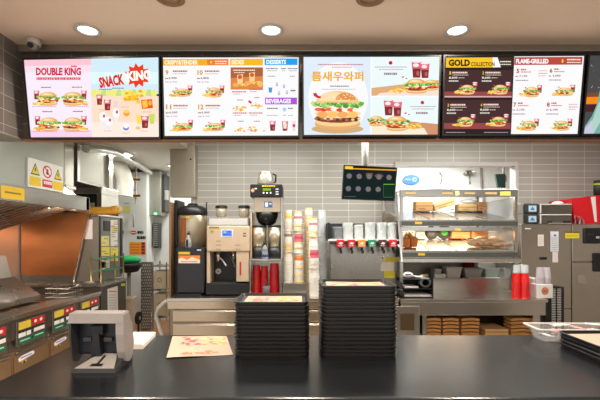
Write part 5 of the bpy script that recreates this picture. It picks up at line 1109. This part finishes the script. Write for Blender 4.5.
for k, (px, D_, lab) in enumerate(((406,4.56,'orange fries carton at far left of the lower shelf'),(414,4.58,'orange fries carton beside the far left one'),(409,4.80,'orange fries carton behind the two front ones'))):
    z = lo_on(0,D_+.05); x = X(px,D_); t = T('fries_carton', lab, 'carton', (x,D_,z), 'orange fries cartons')
    m = MB(); m.hexa([(x-.03,D_-.02,z+.002),(x+.03,D_-.02,z+.002),(x+.03,D_+.04,z+.002),(x-.03,D_+.04,z+.002)], [(x-.04,D_-.025,z+.10),(x+.04,D_-.025,z+.10),(x+.04,D_+.045,z+.12),(x-.04,D_+.045,z+.12)], ORG); m.build('carton_body', t)
    m = MB(); R = random.Random(k)
    for i in range(12): xx = x+R.uniform(-.03,.03); yy = D_+R.uniform(-.01,.03); m.box((xx-.004,yy-.004,z+.08),(xx+.004,yy+.004,z+.12+R.uniform(0,.025)), Pm((244,206,110)))
    m.build('fries', t)
FOIL = mat('warm_wrap_paper',(250,206,166),.4,0,.14,18)
for k, (px, D_, s_) in enumerate(((475,4.62,.082),(487.5,4.64,.080),(499,4.58,.076),(481,4.84,.075),(495,4.86,.075),(509.4,4.60,.058))):
    z = lo_on(0,D_); x = X(px,D_); t = T('wrapped_burger', ['wrapped burger at left of the glowing heap','wrapped burger second along the front row of the heap','wrapped burger third along the front row of the heap','wrapped burger at left in the back row of the heap','wrapped burger at right in the back row of the heap','wrapped burger nearest the right glass'][k], 'burger', (x,D_,z), 'wrapped burgers under the heater')
    m = MB(); m.sphere((x,D_,z+s_*.52+.01), s_, FOIL, (1.1,.95,.52), 20, 11, jit=.05); m.build('wrapper', t)
    g = MB(); g.box((x-.02,D_-s_*.95,z+.028),(x+.02,D_-s_*.9,z+.05), Pm((226,120,70)), .002); g.build('seal', t)
# between the shelf and the table: printer, trays, tubs
z0_ = .8705
t = T('paper_tray', 'black two-tier tray of receipts at left under the display', 'tray', (X(417,4.35),4.5,z0_))
m = MB()
for z in (.875,.965): 
    m.box((X(402,4.32),4.32,z),(X(433,4.32),4.62,z+.008), BLACKP); m.box((X(402,4.32),4.32,z),(X(402.8,4.32),4.62,z+.07), BLACKP); m.box((X(432.4,4.32),4.32,z),(X(433.2,4.32),4.62,z+.10), BLACKP); m.box((X(402,4.32),4.60,z),(X(433,4.32),4.62,z+.10), BLACKP)
m.build('tiers', t)
t = T('receipt_pile', 'white receipts lying in the lower tier of the black tray', 'paper', (X(417,4.4),4.45,.884)); m = MB()
for j in range(5): m.box((X(404,4.36)+.01*(j%2),4.33+.004*j,.884+.004*j),(X(431,4.36)-.012*(j%3),4.57,.887+.004*j), PAPER)
m.build('slips', t)
t = T('tape_roll', 'grey roll of tape on edge in the upper tier', 'tape', (X(424.6,4.4),4.4,.974)); rx_ = X(424.6,4.4); m = MB()
vs = []; m.loft([[Vector((rx_+r*1.15*math.cos(a), y, 1.031+r*math.sin(a))) for a in [2*PI*i/28 for i in range(28)]] for r, y in ((.034,4.36),(.055,4.36),(.055,4.42),(.034,4.42),(.034,4.36))], mat('tape_grey',(120,124,122),.35), False, False, smooth=True); m.build('roll', t)
t = T('pale_box', 'pale flat box lying in the upper tier of the tray', 'box', (X(410,4.4),4.45,.974)); MB().box((X(404,4.36),4.34,.974),(X(418,4.36),4.56,.99), PAPER, .003).build('lid', t)
t = T('white_scanner', 'white rounded hand scanner lying above the black tray', 'scanner', (X(412,4.36),4.42,1.066))
MB().box((X(403,4.34),4.33,1.0665),(X(431,4.34),4.60,1.072), DARKP).build('mount_plate', t)
m = MB(); m.sphere((X(409,4.38),4.42,1.108), .052, WHITEP, (1.1,.9,.66), 22, 12); m.tube([(X(412,4.38),4.42,1.10),(X(418,4.38),4.42,1.088),(X(424,4.38),4.42,1.086)], .012, WHITEP, 8); m.build('body', t); m = MB(); m.box((X(406,4.35),4.372,1.118),(X(411.5,4.35),4.385,1.126), BLACKP, .002); m.build('window', t)
t = T('label_printer', 'beige paper roll leaning at right on the tray mount', 'paper roll', (X(426,4.4),4.47,1.073)); m = MB(); m.cyl((X(422,4.4),4.45,1.09),(X(430,4.4),4.5,1.097), .017, Pm((226,196,160)), 18); m.build('roll', t)
# shelf with tubs
t = T('tub_shelf', 'raised steel ledge carrying the grey tubs', 'shelf', (X(471,5.1),5.18,.87)); zt = Z(278,5.02)
m = MB(); m.box((X(433.5,5.0),5.0,zt-.014),(X(513,5.0),5.36,zt), STEEL, .004); m.box((X(433.5,5.0),5.005,.871),(X(513,5.0),5.02,zt-.014), STEEL); m.box((X(433.5,5.0),5.34,.871),(X(513,5.0),5.355,zt-.014), STEEL); m.build('ledge', t)
TUB = mat('grey_tub_plastic',(170,170,166),.4,0,.04); TUBW = mat('white_tub_plastic',(222,218,208),.4)
tubs = [(438,8,269,TUBW,'small white tub at left on the ledge'),(454,17,267,TUBW,'white tub second from left on the ledge'),(473.6,20,268.4,TUB,'wide grey tub in the middle of the ledge'),(492,16,268.6,mat('green_grey_tub',(160,172,164),.4),'greenish grey tub right of the middle one'),(508,10,268.6,TUB,'grey tub nearest the red cups')]
for px, wd, yt, mt, lab in tubs:
    x = X(px,5.08); w_ = wd/400*5.06; h = Z(yt,5.08)-zt; t = T('food_tub', lab, 'tub', (x,5.15,zt), 'tubs on the ledge')
    def L(k_, z, x=x, w_=w_): return [Vector(p) for p in rr(w_*k_, .17*k_, .02, z, x, 5.15)]
    m = MB(); m.loft([L(.78,zt+.0005), L(.97,zt+h*.9), L(1.0,zt+h*.92), L(1.0,zt+h), L(.94,zt+h), L(.75,zt+.006)], mt); m.build('tub_body', t)
t = T('flat_white_box', 'low white box in front of the white tubs', 'box', (X(440,5.0),5.03,zt)); MB().box((X(434.4,5.005),5.005,zt+.0004),(X(446,5.005),5.055,zt+.055), WHITEP, .006).build('body', t)
t = T('small_blocks', 'thin white sheet lying on the ledge edge', 'paper', (X(486,5.04),5.03,zt)); MB().box((X(470,5.02),5.01,zt+.0003),(X(500,5.02),5.06,zt+.004), PAPER).build('strip', t)
t = T('red_cloth', 'dark red cloth hanging behind the grey tubs', 'cloth', (X(470,5.3),4.9,zt)); m = MB()
vs = []; N = 14
pts = [(X(463.6,5.30)+i/N*.15, 5.30+.012*math.sin(i*1.9)) for i in range(N+1)]
m.loft([[Vector((x,y,z)) for x,y in pts]+[Vector((x,y+.01,z)) for x,y in pts[::-1]] for z in (zt+.04, Z(262.3,5.30)-.005)], mat('red_cloth_fabric',(150,40,36),.8)); m.build('drape', t)
# red cup stacks at the right end of the table
RDC = [(0,.07,mat('translucent_red_plastic',(196,18,22),.25,0,.05)),(.07,.105,CLEARP)]
def rcol(px, D_, wd, yt, nm, n):
    r = wd/2/400*D_; h = .105; z = .8705; H = Z(yt,D_)-z; RB = mat('bright_red_plastic',(230,28,26),.3,0,.04)
    place_cups(('red_cup', h, r, r*.8, [(0,h,RB)]), X(px,D_), D_, z, n, (H-h)/(n-1), '%s red stack, right table' % nm, 'red cups on the right table', True, 'red plastic cup')
    place_cups(('clear_cup', .075, r*.8, r*.72, [(0,.075,CLEARP)]), X(px,D_), D_, Z(yt,D_)+.0008, 2, .012, 'top of the %s red stack, right table' % nm, 'clear cups on the red stacks', True, 'clear plastic cup')
rcol(516.4,4.36,8.4,273,'left',11); rcol(524.6,4.34,9.2,273,'right',11); rcol(520,4.52,8.4,272,'back',11)
t = T('cup_box', 'white box with a round orange emblem at the table end', 'box', (X(544,4.3),4.4,.8705))
m = MB(); m.box((X(537,4.3),4.3,.8705),(X(553,4.3),4.42,Z(284.5,4.3)), WHITEP, .004); m.build('box_body', t)
g = G(pmap(4.2995), Pm); g.ell(545,291,3.6,3.8,(206,120,84),1,n=20); g.ell(545,291,2.6,2.8,(226,160,126),2,n=18); g.rect(543,289.6,547,292.6,(200,104,70),3); g.build('emblem', t, 'orange round emblem')
for k, px in enumerate((539.6,546.4)):
    place_cups(('clear_cup', .105, .042, .033, [(0,.105,mat('milky_cup_plastic',(222,214,220),.25,0,.02,alpha=.6))]), X(px,4.36), 4.355, Z(284.5,4.3)+.001, 5, .018, 'the %s stack on the emblem box' % ('left','right')[k], 'milky cups on the emblem box', True, 'milky clear cup')
t = T('grey_carton', 'light grey carton edge between red cups and emblem box', 'box', (X(533,4.5),4.5,.8705)); MB().box((X(530.5,4.5),4.45,.8705),(X(537.5,4.5),4.75,Z(278,4.5)), LGREYP, .006).build('body', t)
m = MB(); 
for k in range(6): m.box((X(531,4.445),4.444,.885+.016*k),(X(537,4.445),4.449,.892+.016*k), BLACKP)
m.build('stripes', t)
# ------------------------------------------------------------------ fridge with things on top
D = 4.86; zt = Z(224,D)
FR = mat('fridge_steel',(190,184,174),.2,.97,.025,1.5)
t = T('upright_fridge', 'wide steel upright fridge at the right edge', 'fridge', (3.4,5.15,0))
xa = X(520.6,D); m = MB(); m.box((xa,D+.03,.08),(4.28,5.46,zt), STEELD, .004); m.box((xa+.02,D+.06,0),(4.26,5.44,.08), BLACKP); m.build('cabinet', t)
xs = X(571.6,D)
for (x0_,x1_,z0_,z1_,nm) in ((xa+.003,xs-.004,.66,zt-.004,'a'),(xa+.003,xs-.004,.10,.65,'b'),(xs+.004,3.95,Z(262,D)+.004,zt-.004,'c'),(xs+.004,3.95,.10,Z(262,D)-.004,'d')):
    o = MB().box((x0_,D,z0_),(x1_,D+.032,z1_), FR, .006).build('door', t)
    if nm == 'a': MB().box((X(540,D),D-.02,Z(259.6,D)),(X(546,D),D,Z(257,D)), BLACKP, .004).build('handle', o)
m = MB(); m.box((X(583.4,D),D-.025,Z(243.6,D)),(X(612,D),D+.001,Z(228,D)), BLACKP, .012, seg=3); c_ = m.build('control_box', t); g = G(pmap(D-.0255), Pm); g.rect(596,236.4,599.4,238.4,(190,196,200),1); g.rect(588,233.8,594,234.6,(60,64,68),1); g.build('control_print', c_)
m = MB(); m.box((X(593,D),D-.025,Z(271.6,D)),(X(612,D),D+.001,Z(253,D)), BLACKP, .012, seg=3); m.build('door_grip', t)
g = G(pmap(D-.0005), Pm); g.rect(565.2,232,579.2,238.4,(228,206,50),1); g.rect(565.2,231.6,579.2,233,(96,84,30),1.5); g.dashes(567,578,235.8,(180,160,50),.7,2); g.build('yellow_label', t, 'yellow warning label')
g = G(pmap(D-.0005), Pm); g.rect(537.8,234.6,543.8,246.2,(232,222,212),1)
for k in range(4): g.dashes(539,543,237+k*2.2,(200,190,180),.6,2,k)
g.build('paper_note', t, 'small white paper note')
g = G(pmap(D-.0005), Pm); g.rect(550.4,231.4,558.6,251.6,(222,224,230),1); g.ell(555,235.4,1.4,1.2,(90,110,150),2,n=8)
for k in range(7): g.dashes(551.6,557.6,238+k*1.9,(150,150,160),.6,2,k)
g.build('paper_note', t, 'tall bluish white paper note')
g = G(pmap(D-.0005), Pm); g.rect(552.4,252,558,262.4,(232,224,220),1); g.build('paper_note', t, 'small white paper note under the tall one')
g = G(pmap(D-.0005), Pm); g.rect(525,228.2,531,229.2,(230,230,230),1); g.build('badge', t, 'small white badge')
g = G(pmap(D-.0005), Pm); g.poly([(577,275),(585,274),(587,284),(578,283)],(150,140,126),1); g.build('metal_label', t, 'faint brown label')
# louvre with pale slats
t = T('vent_louvre', 'black louvre with two columns of pale slats beside the table', 'grille', (X(554,4.8),4.82,0))
m = MB(); m.box((X(546,4.8),4.8,.0),(X(564,4.8),4.852,Z(287,4.8)), BLACKP); m.build('backing', t)
m = MB()
for k in range(42):
    z = .06+k*.0205+.001
    if z > Z(289,4.8): break
    for x in (553.6,559.2):
        m.tube([(X(x-1.9,4.79),4.792,z),(X(x,4.79),4.785,z+.004),(X(x+1.9,4.79),4.792,z)], .0045, LGREYP, 5)
m.build('slats', t)
# steel warmers on the fridge
for k, (y0_, y1_, lab) in enumerate(((213.8,222.6,'lower steel warming drawer on top of the fridge'),(202.6,212.6,'upper steel warming drawer stacked on the lower one'))):
    D_ = 4.9; z0_ = zt+.0005+(.127 if k else 0); h = .125
    t = T('warming_drawer', lab, 'drawer unit', (X(547,D_),5.1,z0_), 'stacked warming drawers')
    m = MB(); m.box((X(523,D_),D_,z0_),(X(572,D_),5.4,z0_+h), mat('drawer_unit_steel',(140,136,128),.24,.95,.04,2), .006); m.build('housing', t)
    m = MB(); m.box((X(524,D_),D_-.02,z0_+.012),(X(539,D_),D_,z0_+h-.01), DARKP, .006); m.box((X(538,D_),D_-.01,z0_+.005),(X(541,D_),D_,z0_+h-.004), LGREYP, .004); m.build('control_end', t)
    g = G(pmap(D_-.0205), Pm); yc = 235-(z0_+h/2-1.55)*400/D_; g.rect(528.6,yc-3,536.4,yc+3,(170,196,214),1); g.poly([(530,yc+1.6),(532.4,yc-2),(535,yc+1.6)],(70,110,150),2); g.build('sticker', t, 'light blue sticker')
    m = MB(); m.box((X(541,D_),D_-.012,z0_+h-.018),(X(571,D_),D_,z0_+h-.004), LGREYP, .003); m.build('handle_rail', t)
t = T('white_bowl', 'upturned white bowl on the upper warming drawer', 'bowl', (X(557.6,5.1),5.1,zt+.253)); MB().lathe((X(557.6,5.1),5.1,zt+.2535), [(.075,0),(.072,.012),(.05,.035),(.02,.045)], WHITEP, 24).build('shell', t)
t = T('red_banner_box', 'big red box with a white stripe on top of the fridge', 'box', (X(600,4.95),5.1,zt))
D_ = 4.95; m = MB(); m.hexa([(X(574.6,D_),D_,zt+.001),(X(640,D_),D_,zt+.001),(X(640,D_),5.4,zt+.001),(X(574.6,D_),5.4,zt+.001)], [(X(571.6,D_),D_,Z(198.6,D_)),(X(640,D_),D_,Z(190,D_)),(X(640,D_),5.4,Z(190,D_)),(X(571.6,D_),5.4,Z(198.6,D_))], mat('glossy_red_box',(212,20,34),.3)); m.build('red_body', t)
g = G(pmap(D_-.0005), Pm); g.poly([(590.6,197),(595.4,196.6),(597,222),(594.6,222),(592.4,208)],(240,232,230),1); g.build('stripe', t, 'white curved stripe')
t = T('cable_bundle', 'tangled white and black cables in front of the red box', 'cable', (X(583,4.9),4.9,zt))
m = MB(); R = random.Random(2)
for k in range(4):
    x = X(574+k*2.2,4.9); m.tube([(x,4.91,zt+.008),(x+R.uniform(-.02,.03),4.90,zt+.05+R.uniform(0,.06)),(x+.04,4.90,zt+.09*R.random()+.02),(x+.05,4.915,zt+.007)], .005, GREYP if k%2 else BLACKP, 6)
m.build('wires', t)
t = T('power_plugs', 'black plugs and grey strip lying along the fridge top', 'plug', (X(555,4.88),4.88,zt)); m = MB(); 
m.box((X(549,4.87),4.868,zt+.001),(X(572,4.87),4.893,zt+.014), GREYP, .003); m.build('strip', t); m = MB(); m.box((X(566,4.87),4.87,zt+.0145),(X(571,4.87),4.892,zt+.04), BLACKP, .005); m.box((X(549.6,4.87),4.87,zt+.0145),(X(552.4,4.87),4.892,zt+.036), BLACKP, .005); m.split('plug', t)
t = T('hose_reel', 'dark green rolled object on the red box, cut by right edge', 'roll', (X(602,5.1),5.1,Z(191.5,4.95)))
m = MB(); m.cyl((X(602,5.1),5.15,Z(193.8,4.95)+.005),(X(602,5.1),5.15,Z(180,5.1)), .06, mat('dark_green_plastic',(44,60,50),.5), 20); m.build('roll_body', t); m = MB(); m.cyl((X(602,5.1),5.15,Z(185,5.1)),(X(602,5.1),5.15,Z(183,5.1)), .064, Pm((190,200,50)), 20); m.build('band', t, 'yellow band')
# ------------------------------------------------------------------ back kitchen seen through the opening
t = T('blue_sign', 'blue oval sign on the bright wall behind the opening', 'sign', (X(411.4,7.2),7.27,Z(184,7.2)))
g = MB(); cx_, cz_ = X(411.6,7.25), Z(179.6,7.25)
g.loft([[Vector((cx_+.155*math.cos(a), y, cz_+.092*math.sin(a))) for a in [2*PI*i/32 for i in range(32)]] for y in (7.30,7.27)], mat('blue_enamel',(36,110,210),.3)); g.build('oval', t)
g = G(pmap(7.268), Pm); g.ell(414.6,179.4,2.4,2.2,(150,190,240),1,n=14); g.ell(415,179.6,1.2,1.2,(60,110,190),2,n=10); g.dashes(405,411,179.4,(140,180,236),1.2,1); g.rect(403.4,170.6,408.6,174,(200,220,236),1); g.build('sign_print', t)
t = T('wall_tap', 'dark mixer tap on the bright back wall', 'tap', (X(469.6,7.2),7.2,Z(184,7.2)))
m = MB(); m.cyl((X(467,7.2),7.3,Z(173,7.2)),(X(467,7.2),7.2,Z(173,7.2)), .03, STEELD); m.cyl((X(472,7.2),7.3,Z(173,7.2)),(X(472,7.2),7.2,Z(173,7.2)), .03, STEELD); m.tube([(X(466,7.2),7.2,Z(172,7.2)),(X(473.6,7.2),7.2,Z(172,7.2))], .03, STEELD); m.tube([(X(469.6,7.2),7.2,Z(172,7.2)),(X(469.8,7.1),7.1,Z(176,7.1)),(X(470,7.08),7.08,Z(184,7.08))], .016, STEELD); m.build('mixer', t)
t = T('hanging_hook', 'brass hook hanging on the bright back wall', 'hook', (X(442,7.2),7.25,Z(184,7.2))); m = MB(); m.tube([(X(441.6,7.2),7.295,Z(172,7.2)),(X(442.6,7.2),7.24,Z(175,7.2)),(X(442.2,7.2),7.24,Z(181,7.2)),(X(441,7.2),7.25,Z(184.4,7.2))], .012, mat('brass_hook',(150,130,90),.35,.6)); m.build('hook_wire', t)
t = T('wall_pipe', 'thin grey pipe running down the bright back wall', 'pipe', (X(483,7.2),7.2,1.2)); m = MB(); m.tube([(X(481.6,7.25),7.27,2.899),(X(482.2,7.25),7.27,2.4),(X(484,7.25),7.27,2.25),(X(484,7.25),7.27,0.0)], .02, GREYP); m.build('tube', t)
t = T('kitchen_monitor', 'dark green back of a monitor seen through the opening', 'monitor', (X(501,6.4),6.4,Z(187.4,6.4))); m = MB(); m.hexa([(X(498,6.4),6.4,Z(187.4,6.4)),(X(505.6,6.4),6.4,Z(187.6,6.4)),(X(505.6,6.4),6.45,Z(187.6,6.4)),(X(498,6.4),6.45,Z(187.4,6.4))],[(X(495.6,6.4),6.4,Z(174,6.4)),(X(505.4,6.4),6.4,Z(174,6.4)),(X(505.4,6.4),6.45,Z(174,6.4)),(X(495.6,6.4),6.45,Z(174,6.4))], mat('dark_teal_plastic',(34,60,56),.4)); m.build('casing', t)
m = MB(); m.cyl((X(503,6.5),6.48,Z(178,6.5)),(X(503,6.5),6.48,2.899), .02, GREYP); m.box((X(500,6.5),6.445,Z(182,6.5)),(X(505,6.5),6.5,Z(176,6.5)), GREYP); m.build('ceiling_arm', t)
